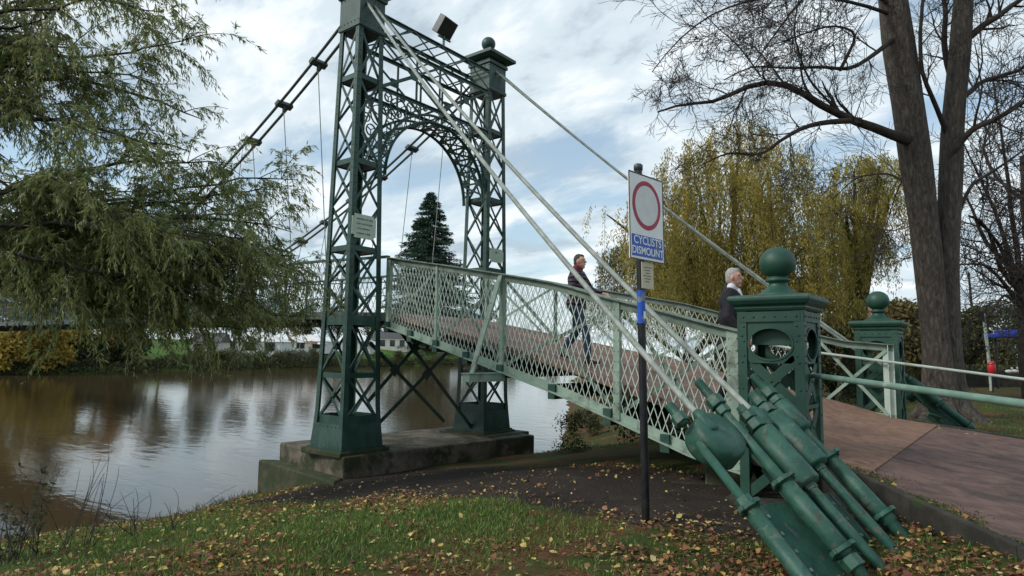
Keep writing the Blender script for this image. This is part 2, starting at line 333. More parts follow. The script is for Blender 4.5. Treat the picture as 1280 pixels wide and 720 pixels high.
# ------------------------------------------------------------------ terrain
WZ = -2.15
SY = [-60, -4.3, -2, .3, 6, 9.2, 16.7, 29, 57, 120, 300]; SX = [-12, -10.8, -10.4, -10.9, -10.2, -9.4, -14, -22, -40, -75, -200]
FY = [-200, -30, 13, 59, 128, 400]; FX = [-74, -78, -82, -94, -105, -160]
def dkz(x): return np.interp(x, [-80, -40, -20, -8.9, -3.5, -1, .4, 3, 8, 30, 60], [2.0, 2.15, 2.03, 1.93, .95, .37, .0, -.29, -.5, -.45, -.4])
def gz(x, y):
    x = np.asarray(x, float); y = np.asarray(y, float); t = x-np.interp(y, SY, SX)
    z = np.interp(t, [-20, -4, 0, .4, 2.2, 8, 10, 60, 500], [-4.5, -3.6, -2.2, -1.95, -1.52, -.58, -.5, -.4, 1.0])
    z = z+np.where((y > 5.2) & (x > -6), .18*np.clip((y-5.2)/1.5, 0, 1)*np.clip((x+6)/4, 0, 1), 0)
    z = z+.025*np.sin(x*2.1+y)*np.cos(y*1.7-.6*x)+.05*np.sin(x*.6+1)*np.sin(y*.5)
    kd = np.maximum(np.interp(x, [-8.9, -.4, .4, 2.1, 4, 8, 60], [1.62, -.12, -.05, -2.0, -3.6, -4.6, -5])-y, 0)
    z = z+np.where((x > .5) & (kd > 0),   .30*np.clip(1-kd/1.5, 0, 1)*np.clip((x-.5)/.6, 0, 1)*np.clip((5-x)/2, 0, 1), 0)
    return z
def track(x, y):
    """bare trodden strip that passes under the bridge beside the pier"""
    d = np.abs((y-(-.2))*.93-(x+4)*-.10+.0)-np.interp(x, [-8.5, -6, -2, 0, 2], [2.0, 1.75, 1.35, 1.2, .9])
    f = np.clip(.5-d*.9, 0, 1); return f*np.clip((x+9)/1.0, 0, 1)*np.clip((1.9-x)/1.0, 0, 1)
def axis_pts(lo, hi, fine_lo, fine_hi, step, grow=1.16):
    a = list(np.arange(fine_lo, fine_hi+1e-6, step)); s = step; x = fine_hi
    while x < hi: s *= grow; x += s; a.append(min(x, hi))
    s = step; x = fine_lo
    while x > lo: s *= grow; x -= s; a.insert(0, max(x, lo))
    return np.array(a)
gx = axis_pts(-60, 700, -13, 4, .12); gy = axis_pts(-300, 700, -7, 12, .15)
GX, GY = np.meshgrid(gx, gy, indexing='ij'); GZ = gz(GX, GY)
nx, ny = GX.shape; idx = np.arange(nx*ny).reshape(nx, ny)
F = np.stack([idx[:-1, :-1], idx[1:, :-1], idx[1:, 1:], idx[:-1, 1:]], -1).reshape(-1, 4)
go = raw_mesh('ground', np.stack([GX, GY, GZ], -1).reshape(-1, 3), F, 4, M['ground'], smooth=True)
ta = go.data.attributes.new('track', 'FLOAT', 'POINT'); ta.data.foreach_set('value', track(GX, GY).ravel().astype(np.float32)); tag(go, kind='structure')
mb = MB(); mb.add([(-400, -300, WZ), (30, -300, WZ), (30, 400, WZ), (-400, 400, WZ)], [(0, 1, 2, 3)])
tag(mb.build('river', M['water']), kind='structure')
# far bank
def fbz(t, y): return np.interp(t, [-6, 0, .6, 4, 14, 30, 80, 600], [-4, -2.3, -1.5, -.6, 1.0, 2.2, 3.0, 5])+.15*np.sin(y*.23)+.1*np.sin(y*.61+t*.3)
tt = np.array([-6, 0, .6, 1.5, 3, 5, 8, 12, 17, 24, 32, 45, 70, 120, 250, 600.]); yy = np.arange(-150, 320, 3.)
TT, YY = np.meshgrid(tt, yy, indexing='ij'); XX = np.interp(YY, FY, FX)-TT+.6*np.sin(YY*.35)+.4*np.sin(YY*.9)
a, b_ = TT.shape; idx = np.arange(a*b_).reshape(a, b_); F = np.stack([idx[:-1, :-1], idx[:-1, 1:], idx[1:, 1:], idx[1:, :-1]], -1).reshape(-1, 4)
tag(raw_mesh('far_bank', np.stack([XX, YY, fbz(TT, YY)], -1).reshape(-1, 3), F, 4, M['farground'], smooth=True), kind='structure')
def fb(u, v_, back):
    """point standing on the far bank, back metres behind its shore, seen near column u"""
    r = FWD+(u-640)/FPX*RGT; r = r[:2]; best = None
    for t in np.arange(40, 260, .5):
        p = CAM[:2]+r*t
        if p[0] <= np.interp(p[1], FY, FX)-back: return V(p[0], p[1], float(fbz(back, p[1]))), t
    return V(p[0], p[1], 0), t
# ------------------------------------------------------------------ path, kerb, abutment
def sheet(name, mat, pts_near, pts_far, th, nsub=1):
    """slab between two matching polylines"""
    mb = MB(); n = len(pts_near); a = [V(*p) for p in pts_near]; b = [V(*p) for p in pts_far]
    vs = []
    for p, q in zip(a, b): vs += [p, q, p-V(0, 0, th), q-V(0, 0, th)]
    fs = []
    for i in range(n-1):
        k = 4*i; fs += [(k, k+4, k+5, k+1), (k+2, k+3, k+7, k+6), (k, k+2, k+6, k+4), (k+1, k+5, k+7, k+3)]
    fs += [(0, 1, 3, 2), (4*n-4, 4*n-2, 4*n-1, 4*n-3)]
    mb.add(vs, fs); return mb.build(name, mat)
nearY = lambda x: np.interp(x, [-8.9, -.4, .4, 2.1, 4, 8, 60], [1.62, -.12, -.05, -2.0, -3.6, -4.6, -5])
farY = lambda x: np.interp(x, [-8.9, .4, 2, 5, 60], [4.68, 5.36, 5.42, 5.6, 6])
xs_ = [.95, 1.5, 2.1, 3, 4, 6, 8, 20, 60]
tag(sheet('footpath', M['path'], [(x, nearY(x), dkz(x)) for x in xs_], [(x, farY(x), dkz(x)) for x in xs_], .5), kind='structure')
xs_ = [-.9, -.4, .1, .40, .94]
tag(sheet('bridge_landing', M['board'], [(x, nearY(x)+.02, dkz(x)+.012) for x in xs_], [(x, farY(x), dkz(x)+.012) for x in xs_], .35), kind='structure')
def edging(fn, s, xs, name, mat, top=.03, wd=.12, dep=.6):
    mb = MB()
    P = [V(x, fn(x)+s*(wd/2+.003), dkz(x)+top) for x in xs]
    for p, q in zip(P[:-1], P[1:]):
        d = nrm(q-p); mb.box((p+q)/2-V(0, 0, dep/2), (np.linalg.norm(q-p)+.0, wd, dep), (d, nrm(np.cross((0, 0, 1), d)), (0, 0, 1)))
    return tag(mb.build(name, mat, bevel=.012), kind='structure')
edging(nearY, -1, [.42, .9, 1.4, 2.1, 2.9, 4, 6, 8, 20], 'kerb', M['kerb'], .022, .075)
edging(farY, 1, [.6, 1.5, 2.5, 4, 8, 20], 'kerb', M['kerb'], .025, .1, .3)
mb = MB(); mb.box((-.35, 2.6, -.75), (1.3, 4.7, .9)); mb.box((.6, 2.6, -.7), (.6, 5.2, .55))
tag(mb.build('bridge_abutment', M['concrete'], base=(-.35, 2.6, -1), bevel=.03), 'mossy concrete abutment block under the landward end of the sloping deck', 'abutment')
# ------------------------------------------------------------------ pier base
LX, YN, YF = -8.93, .99, 5.23
pr_ = empty('bridge_pier', (-9, 3, -1.8), 'stepped concrete pier base at the water edge carrying both tower legs', 'pier')
mb = MB(); mb.plate([(-8.22, .38, -1.6), (-7.62, 5.75, -1.6), (-10.3, 6.05, -1.6), (-10.9, .7, -1.6)], (0, 0, 1), 1.2); mb.build('slab', M['concrete'], pr_, bevel=.04)
mb = MB(); mb.plate([(-7.95, -.02, -1.9), (-8.2, .37, -1.9), (-10.9, .69, -1.9), (-11.25, .42, -1.9)], (0, 0, 1), 1.06); mb.build('lower_step', M['moss'], pr_, bevel=.04)
for Y in (YN, YF):
    mb = MB(); mb.box((LX-.03, Y, -.985), (1.30, 1.26, .12))
    if Y == YF: mb.box((LX+.05, Y+.05, -1.05), (1.7, 1.6, .16))
    mb.build('plinth', M['moss'], pr_, bevel=.03)
# ------------------------------------------------------------------ lattice tower
tw = empty('bridge_tower', (LX, (YN+YF)/2, -.9), 'tall green riveted lattice gateway tower of the suspension bridge standing on the pier', 'tower')
ZB, ZT = -.93, 7.95
def hw(z): return float(np.interp(z, [ZB, -.35, 1.7, ZT], [.51, .465, .42, .325]))
def leg(Y, parent):
    lg = bpy.data.objects.new('leg', None); COL.objects.link(lg); lg.parent = parent; lg.location = Vector((LX, Y, ZB))-wloc(parent)
    rings = [-.36, .54, 1.66, 3.15, 5.0, 6.85, ZT]
    for sx_ in (-1, 1):
        for sy_ in (-1, 1):
            mb = MB(); zs = np.linspace(ZB+.02, ZT, 12)
            for z0, z1 in zip(zs[:-1], zs[1:]):
                a = V(LX+sx_*hw(z0), Y+sy_*hw(z0), z0); b = V(LX+sx_*hw(z1), Y+sy_*hw(z1), z1)
                ox, oy = V(-sx_*.055, 0, 0), V(0, -sy_*.055, 0)
                mb.box((a+b)/2+ox, (.11, .014, np.linalg.norm(b-a)), (V(1, 0, 0), V(0, 1, 0), nrm(b-a)))
                mb.box((a+b)/2+oy+V(-sx_*.007, 0, 0), (.014, .11, np.linalg.norm(b-a)), (V(1, 0, 0), V(0, 1, 0), nrm(b-a)))
            for z in np.arange(-.3, ZT, .16):
                h = hw(z)
                if sx_ > 0: mb.rivet((LX+h+.006, Y+sy_*(h-.05), z), (1, 0, 0), .013)
                if sy_ < 0: mb.rivet((LX+sx_*(h-.05), Y-h-.006, z), (0, -1, 0), .013)
            mb.build('corner_post', M['tower'], lg)
    lt = MB(); rg = MB(); rv = MB()
    for i in range(len(rings)-1):
        z0, z1 = rings[i], rings[i+1]; n = 1 if z1-z0 < 1.3 else 2
        for k in range(n):
            a0 = z0+(z1-z0)*k/n; a1 = z0+(z1-z0)*(k+1)/n
            for ax in (0, 1):
                for s in (-1, 1):
                    def pt(t, z, off):
                        h = hw(z); return V(LX+s*(h-off), Y+t*(h-.05), z) if ax == 0 else V(LX+t*(h-.05), Y+s*(h-off), z)
                    up = (s, 0, 0) if ax == 0 else (0, s, 0)
                    lt.beam(pt(-1, a0, .022), pt(1, a1, .022), .055, .012, up); lt.beam(pt(1, a0, .036), pt(-1, a1, .036), .055, .012, up)
                    zc = (a0+a1)/2; h = hw(zc)
                    rv.rivet(pt(0, zc, .014), up, .02)
    for i, z in enumerate(rings[:-1]):
        h = hw(z); t = .11 if i in (1, 3, 4, 5) else .2
        for s in (-1, 1):
            rg.box((LX+s*(h-.03), Y, z), (.012, 2*h-.04, t)); rg.box((LX, Y+s*(h-.03), z), (2*h-.04, .012, t))
        if i in (2, 3, 4, 5): rg.box((LX, Y, z-.03), (2*h-.07, 2*h-.07, .015))
        rg.build('ring_plate', M['tower'], lg); rg = MB()
    # base shoe with flared plates
    for s in (-1, 1):
        for ax in (0, 1):
            h0, h1 = hw(ZB)+.008, hw(-.4)+.008
            if ax: P = [(LX-h0, Y+s*h0, ZB), (LX+h0, Y+s*h0, ZB), (LX+h1, Y+s*h1, -.42), (LX-h1, Y+s*h1, -.42)]; nv = (0, 1, 0)
            else: P = [(LX+s*h0, Y-h0, ZB), (LX+s*h0, Y+h0, ZB), (LX+s*h1, Y+h1, -.42), (LX+s*h1, Y-h1, -.42)]; nv = (1, 0, 0)
            rg.plate(P, nv, .012)
            for t in np.linspace(-.8, .8, 7):
                for zr in (-.48, -.86):
                    hh = float(np.interp(zr, [ZB, -.42], [h0, h1]))+.007
                    rv.rivet((LX+t*hh, Y+s*hh, zr) if ax else (LX+s*hh, Y+t*hh, zr), nv if s > 0 else -V(*nv), .014)
    rg.box((LX, Y, ZB+.02), (1.12, 1.12, .04))
    lt.build('lattice_bracing', M['tower'], lg); rg.build('base_shoe', M['tower'], lg); rv.build('rivets', M['tower'], lg)
    # capital and finial
    c = MB(); c.box((LX, Y, 8.36), (.68, .68, .9)); c.box((LX, Y, 7.97), (.72, .72, .08)); c.box((LX, Y, 8.70), (.76, .76, .08))
    c.lathe((LX, Y, 0), [(.58, 8.80), (.76, 8.86), (.76, 8.94), (.60, 8.99), (.22, 9.12), (.12, 9.16)], 4, sq=True, smooth=False)
    for t in np.linspace(-.3, .3, 6):
        for zr in (8.06, 8.6): c.rivet((LX+.341, Y+t, zr), (1, 0, 0), .016); c.rivet((LX+t, Y-.341, zr), (0, -1, 0), .016)
    c.build('capital', M['tower'], lg)
    f_ = MB(); f_.lathe((LX, Y, 0), [(.13, 9.12), (.10, 9.17), (.13, 9.2)], 20); f_.ball((LX, Y, 9.37), .19, 28); f_.build('finial', M['tower'], lg)
    return lg
leg(YN, tw); leg(YF, tw)
# portal between the legs
YC = (YN+YF)/2
def pbeam(mb, X, a, b, wd=.07, th=.014): mb.beam((X, a[0], a[1]), (X, b[0], b[1]), wd, th, (1, 0, 0))
for X in (LX+.33, LX-.33):
    pm = MB(); sc_m = MB()
    yi, yo = YN+.33, YF-.33
    for z, h in ((8.42, .10), (7.86, .10), (6.78, .10)):
        pm.box((X, YC, z), (.05, yo-yi, .02)); pm.box((X-.018, YC, z-.03), (.014, yo-yi, h))
    n = 4; w_ = (yo-yi)/n
    for i in range(n):
        a, b = yi+i*w_, yi+(i+1)*w_
        pbeam(pm, X, (a, 7.88), (b, 8.4), .035); pbeam(pm, X+.015, (a, 8.4), (b, 7.88), .035)
    # honeycomb bracing between chord and arch
    for y0, y1 in ((yi, YC), (YC, yo)):
        ym = (y0+y1)/2
        pbeam(pm, X, (y0, 7.84), (ym, 7.32), .055); pbeam(pm, X, (y1, 7.84), (ym, 7.32), .055)
        pbeam(pm, X+.012, (ym, 7.32), (y0, 6.8), .055); pbeam(pm, X+.012, (ym, 7.32), (y1, 6.8), .055)
        pm.box((X+.024, ym, 7.32), (.012, .2, .2))
    for y in (YC-.75, YC+.75, YC): pm.box((X-.02, y, 7.32), (.02, .055, 1.05))
    # arch ring
    def arc(t, d=0): return V(X, YC-(1.63+d)*math.cos(t), 4.85+(1.58+d)*math.sin(t))
    ts = np.linspace(0, np.pi, 37)
    for t0, t1 in zip(ts[:-1], ts[1:]):
        for d in (0, .17):
            if d and (arc(t0, d)[2] > 6.72 or abs(arc(t0, d)[1]-YC) > 1.75): continue
            p, q = arc(t0, d), arc(t1, d); r = nrm((p+q)/2-V(X, YC, 4.85))
            pm.beam(p, q, .10 if d == 0 else .05, .014, r)
            pm.beam(p, q, .012, .06, r)
    # scrollwork rings in the spandrels and round the arch
    for s in (-1, 1):
        for (dy, z, r) in ((1.30, 6.42, .24), (.93, 6.56, .12), (1.60, 6.6, .10), (1.52, 6.02, .13), (.70, 6.63, .075), (1.62, 5.72, .09), (1.18, 6.68, .06), (1.66, 6.28, .1), (1.66, 5.45, .07), (.48, 6.68, .055)):
            cpts = [V(X, YC+s*dy+r*math.cos(t), z+r*math.sin(t)) for t in np.linspace(0, 2*np.pi, 15)]
            for p, q in zip(cpts[:-1], cpts[1:]): sc_m.beam(p, q, .022, .03, (1, 0, 0))
            for t in (.6, 2.7, 4.7): pbeam(sc_m, X, (YC+s*dy, z), (YC+s*dy+r*math.cos(t), z+r*math.sin(t)), .02, .02)
    # small lattice in arch ring
    for t0 in np.linspace(.06, np.pi-.06, 34):
        p = arc(t0, .02); q = arc(t0+.05, .16)
        if q[2] < 6.74 and abs(q[1]-YC) < 1.76: sc_m.beam(p, q, .02, .014, (1, 0, 0))
    # sway bracing below the deck
    pm.build('portal_face', M['tower'], tw); sc_m.build('arch_scrollwork', M['tower'], tw)
br = MB(); pm = MB()
for i, (a, b) in enumerate((((1.42, 1.22), (3.75, -.62)), ((2.15, 1.60), (4.75, -.85)), ((3.25, 1.6), (1.42, -.02)), ((4.55, 1.6), (1.44, -.72)))): pbeam(br, LX+.1+(.016 if i > 1 else 0), a, b, .085, .014)
for a in ((2.12, .63), (3.1, .52), (2.7, 1.12)): br.box((LX+.132, a[0], a[1]), (.014, .22, .22), (V(1, 0, 0), nrm(V(0, 1, 1)), nrm(V(0, -1, 1))))
br.build('sway_brace', M['tower'], tw)
# soffit lattice joining both faces
ts = np.linspace(.12, np.pi-.12, 15)
for t0, t1 in zip(ts[:-1], ts[1:]):
    A_ = [V(LX+s*.32, YC-1.63*math.cos(t), 4.85+1.58*math.sin(t)) for t in (t0, t1) for s in (-1, 1)]
    r = nrm((A_[0]+A_[3])/2-V(LX, YC, 4.85))
    pm.beam(A_[0], A_[3], .05, .012, r); pm.beam(A_[1], A_[2], .05, .012, r); pm.beam(A_[0], A_[1], .05, .02, r)
for y in np.linspace(YN+.5, YF-.5, 6):
    for z in (8.42, 7.86, 6.78): pm.box((LX, y, z), (.64, .04, .02))
pm.build('arch_soffit', M['tower'], tw)
# floodlight
fl = empty('floodlight', (-8.6, 3.2, 8.45), 'dark square floodlight tilted on top of the tower portal beam', 'floodlight')
A_ = (nrm(V(.75, .1, -.55)), nrm(V(-.13, 1, 0)), None); A_ = (A_[0], A_[1], np.cross(A_[0], A_[1]))
MB().box((-8.58, 3.2, 8.90), (.20, .52, .44), A_).build('lamp_housing', M['lamp'], fl, bevel=.01)
MB().box(V(-8.58, 3.2, 8.90)+A_[0]*.104, (.01, .46, .38), A_).build('glass', M['glass'], fl)
mb = MB(); mb.beam((-8.62, 3.2, 8.43), (-8.62, 3.2, 8.7), .04, .04, (1, 0, 0)); mb.box((-8.6, 3.2, 8.62), (.04, .42, .03)); mb.build('bracket', M['tower'], fl)
# plaques
for Y, z, hgt, wd, lab, nl in ((.90, 3.6, .50, .62, 'pale green notched notice plate on the nearer tower leg', 4), (5.20, 3.53, .36, .56, 'small pale notice plate on the farther tower leg', 1)):
    p = empty('notice_plate', (LX+hw(z)+.03, Y, z), lab, 'sign')
    x = LX+hw(z)+.03; n_ = .06
    P = [(x, Y-wd/2+n_, z-hgt/2), (x, Y+wd/2-n_, z-hgt/2), (x, Y+wd/2-n_, z-hgt/2+n_), (x, Y+wd/2, z-hgt/2+n_), (x, Y+wd/2, z+hgt/2-n_), (x, Y+wd/2-n_, z+hgt/2-n_), (x, Y+wd/2-n_, z+hgt/2), (x, Y-wd/2+n_, z+hgt/2), (x, Y-wd/2+n_, z+hgt/2-n_), (x, Y-wd/2, z+hgt/2-n_), (x, Y-wd/2, z-hgt/2+n_), (x, Y-wd/2+n_, z-hgt/2+n_)]
    MB().plate(P, (1, 0, 0), .016).build('plate', M['plaque'], p)
    mb = MB()
    for i in range(nl):
        zz_ = z+hgt/2-.10-i*.1; y = Y-(.21 if nl > 1 else .05)+random.random()*.04; yend = Y+(.21 if nl > 1 else .05)-random.random()*.06
        while y < yend:
            l = random.uniform(.012, .03); mb.box((x+.010, y+l/2, zz_), (.002, l, .030 if nl > 1 else .04)); y += l+random.choice([.008, .008, .02])
    mb.build('lettering', M['ink'], p)
# ------------------------------------------------------------------ approach parapets and deck
A_n, B_n = V(-8.47, 1.52), V(-.36, -.17)
TOPX = [-8.93, -6.2, -3.98, -3.27, -2.36, -1.53, -.42, .4]; TOPZ = [3.11, 2.64, 2.23, 2.09, 1.83, 1.63, 1.34, 1.27]
BOTX = [-8.9, -3.96, -3.25, -1.55, -.93, -.36, .4]; BOTZ = [1.67, .60, .45, .0, -.17, -.25, -.02]
def parapet(name, label, A_, B_, posts, topz, botz, side, endmat=None, rakers=(), mesh_to=None):
    root = empty(name, (A_[0], A_[1], botz(A_[0])), label, 'parapet')
    L_ = np.linalg.norm(B_-A_); dd = (B_-A_)/L_; nn = V(dd[1], -dd[0], 0)*side   # outward
    def P(x, z, off=0): t = (x-A_[0])/(B_[0]-A_[0]); q = A_+(B_-A_)*t; return V(q[0], q[1], z)+nn*off
    xs = np.linspace(A_[0], B_[0], 25)
    t_ = MB(); bt = MB()
    for x0, x1 in zip(xs[:-1], xs[1:]):
        p, q = P(x0, topz(x0)), P(x1, topz(x1)); e = nrm(q-p)*.004
        t_.beam(p-e, q+e, .15, .018); t_.beam(p-V(0, 0, .062), q-V(0, 0, .062), .02, .105)
        p, q = P(x0, botz(x0)), P(x1, botz(x1))
        bt.beam(p-e, q+e, .17, .02); bt.beam(p+V(0, 0, .065), q+V(0, 0, .065), .02, .11)
    t_.build('top_rail', M['dull'], root); bt.build('bottom_rail', M['pale'], root)
    for i, x in enumerate(posts):
        pm_ = MB(); w0 = .17 if i in (0, len(posts)-1) else (.11 if x > -5 else .06)
        a, b = P(x, botz(x)+.01, .012), P(x, topz(x)-.012, .012); pm_.beam(a, b, .04, w0, V(dd[0], dd[1], 0)) if False else pm_.box((a+b)/2, (w0, .035, b[2]-a[2]), (V(dd[0], dd[1], 0), nn, V(0, 0, 1)))
        pm_.box((a+b)/2-nn*.05, (.012, .09, b[2]-a[2]), (V(dd[0], dd[1], 0), nn, V(0, 0, 1)))
        for z in np.arange(a[2]+.08, b[2]-.05, .14):
            for o_ in ((-w0*.3, w0*.3) if w0 > .1 else (0,)): pm_.rivet(P(x+o_, z, .031), nn, .011)
        po = pm_.build('post', endmat if (endmat and i == len(posts)-1) else M['pale'], root)
    for x in rakers:
        r_ = MB(); a, b = P(x, botz(x)-.06, .62), P(x, topz(x)-.03, .05)
        r_.beam(a, b, .10, .03, nn); r_.build('raker', M['pale'], root)
        o_ = MB(); o_.beam(P(x, botz(x)-.10, .0), P(x, botz(x)-.10, .72), .18, .12); o_.beam(P(x, botz(x)-.03, .0), P(x, botz(x)-.03, .74), .22, .015); o_.build('outrigger', M['pale'], root)
    # heavy diagonals in each bay
    hv = MB(); big = posts
    for x0, x1 in zip(big[:-1], big[1:]):
        hv.beam(P(x0+.03, botz(x0)+.1, -.02), P(x1-.03, topz(x1)-.1, -.02), .055, .012, nn); hv.beam(P(x0+.03, topz(x0)-.1, -.034), P(x1-.03, botz(x1)+.1, -.034), .055, .012, nn)
    hv.build('cross_brace', M['dull'] if mesh_to is None else M['pale'], root)
    # fine lattice mesh
    lt = MB(); sp = .118; xa, xb = A_[0], (mesh_to if mesh_to is not None else B_[0])
    for s in (-1, 1):
        x = xa-1.2
        while x < xb+1.2:
            # bar through (x, mid) with slope; clip to panel numerically
            run = .50; pts = []
            for f in np.linspace(-.5, .5, 33):
                xx = x+s*f*run*1.0*1.25
                if xa <= xx <= xb: pts.append((xx, f))
            if len(pts) > 1:
                (x0, f0), (x1, f1) = pts[0], pts[-1]
                zf = lambda xx, f: (botz(xx)+.05)+(topz(xx)-.06-botz(xx)-.05)*(f+.5)
                lt.beam(P(x0, zf(x0, f0), .004*s), P(x1, zf(x1, f1), .004*s), .0115, .005, nn)
            x += sp
    lt.build('lattice_infill', M['paler'], root)
    return root
tz = lambda x: float(np.interp(x, TOPX, TOPZ)); bz = lambda x: float(np.interp(x, BOTX, BOTZ))
parapet('lattice_parapet', 'near side pale green lattice parapet sloping from tower to nearer ball topped pillar', A_n, B_n, [-8.36, -6.55, -4.62, -2.18, -.46], tz, bz, 1, rakers=(-4.62,))
A_f, B_f = V(-8.47, 4.72), V(.36, 5.30)
parapet('lattice_parapet', 'far side pale green lattice parapet ending in a whitish post by the farther pillar', A_f, B_f, [-8.36, -6.4, -4.3, -2.4, -.85, .28], lambda x: tz(x)-.0, lambda x: float(np.interp(x, [-8.9, -3.25, -1.55, .4], [1.67, .5, .16, -.05])), -1, M['paler'], mesh_to=-.86)
xs_ = list(np.linspace(-8.5, -.92, 14))
tag(sheet('bridge_deck', M['deck'], [(x, nearY(x)+.10, dkz(x)) for x in xs_], [(x, farY(x)-.10, dkz(x)) for x in xs_], .10), 'reddish brown deck of the sloping approach span between the lattice parapets', 'deck')
mb = MB()
for x in (-8.3, -7.4, -6.5, -5.55, -4.62, -3.4, -2.33, -1.4):
    mb.beam((x, nearY(x)-.1, bz(x)-.0), (x, farY(x)+.1, bz(x)-.0), .12, .22)
for f in (.15, .5, .85):
    for x0, x1 in zip(xs_[:-1], xs_[1:]):
        mb.beam((x0, nearY(x0)*(1-f)+farY(x0)*f, dkz(x0)-.17), (x1, nearY(x1)*(1-f)+farY(x1)*f, dkz(x1)-.17), .08, .13)
tag(mb.build('deck_beams', M['tower'], base=(-5, 3, .4)), 'dark green floor beams under the sloping approach deck', 'beams')
# main span
xs_ = list(np.linspace(-80, -8.55, 30))
ms = empty('main_span', (-9, 3.1, 1.8), 'long dark main span of the footbridge leading off left over the river', 'bridge span')
def strip(mb, y0, y1, zoff, th, xs):
    for a, b in zip(xs[:-1], xs[1:]):
        mb.beam((a, (y0+y1)/2, dkz(a)+zoff), (b, (y0+y1)/2, dkz(b)+zoff), abs(y1-y0), th)
mb = MB(); strip(mb, 1.7, 4.6, -.03, .06, xs_); mb.build('deck', M['deck'], ms)
mb = MB()
for y in (1.62, 4.68): strip(mb, y-.06, y+.06, -.10, .17, xs_)
for x in np.arange(-78, -9, 1.8): mb.box((x, 3.15, float(dkz(x))-.16), (.1, 3.3, .2))
mb.build('girder', M['cabledark'], ms)
for y in (1.62, 4.68):
    mb = MB(); strip(mb, y-.05, y+.05, 1.2, .05, xs_); strip(mb, y-.02, y+.02, .65, .02, xs_)
    for x in np.arange(-70, -9.5, 1.8): mb.box((x, y, float(dkz(x))+.6), (.06, .05, 1.2))
    for x in np.arange(-45, -9.3, .2):
        z = float(dkz(x)); 
        for s in (-1, 1): mb.beam((x-s*.3, y, z), (x+s*.3, y, z+1.18), .014, .006, (0, 1, 0))
    mb.build('railing', M['tower'], ms)
# ------------------------------------------------------------------ cables
def mainz(x): return 2.75+5.85*((x+28.9)/20)**2
for Y, lab in ((YN+.0, 'near main suspension cable pair with clamps and hangers left of the tower'), (YF, 'far main suspension cable pair with hangers seen through the tower arch')):
    r = empty('suspension_cable', (LX-.35, Y, 8.6), lab, 'cable')
    xs = np.linspace(-8.95, -40, 40)
    for s in (-.13, .13):
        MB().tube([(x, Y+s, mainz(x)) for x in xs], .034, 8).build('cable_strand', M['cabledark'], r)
    for i, x in enumerate(np.arange(-10.5, -40, -1.35)):
        z = mainz(x); d = nrm(V(1, 0, .0585*.5*(x+28.9)))
        mb = MB(); nv = nrm(np.cross(d, (0, 1, 0))); mb.box((x, Y, z), (.16, .42, .10), (d, V(0, 1, 0), nv)); mb.box((x, Y, z-.10), (.07, .05, .16)); mb.build('clamp', M['cabledark'], r, bevel=.008)
        if z-.2 > dkz(x)+.1: MB().tube([(x, Y, z-.15), (x, Y+(.55 if Y < 3 else -.5), float(dkz(x))+.0)], .011, 5).build('hanger', M['cable'], r)
A0 = V(.1, -1.9, .6); DD = nrm(V(8.6, -2.9, -8.0)); SS = nrm(V(2.9, 8.6, 0)); NN = np.cross(SS, DD); NN = NN if NN[2] > 0 else -NN
YM = 3.11
def mir(p, m): p = np.asarray(p, float).copy(); p[1] = 2*YM-p[1] if m else p[1]; return p
cl = [['left of the two pale backstay cables from near tower leg to the near anchorage', 'right of the two pale backstay cables from near tower leg to the near anchorage'], ['lower thin backstay cable behind the sign running to the far anchorage', 'upper thin backstay cable behind the sign running to the far anchorage']]
for m_ in (0, 1):
    for s_ in (0, 1):
        e = A0+SS*(-.43, .30)[s_]+DD*.30
        st = V(LX+.2, YN+(-.10, .10)[s_], 8.62); t = np.linspace(0, 1, 24)[:, None]; pts = st*(1-t)+e*t; pts[:, 2] -= (.22*4*t*(1-t))[:, 0]
        pts = np.array([mir(p, m_) for p in pts])
        tag(MB().tube(pts, .030 if not m_ else .030, 10).build('backstay_cable', M['cable'], base=pts[0]), cl[m_][s_], 'cable', 'backstay cables from tower to anchorages')
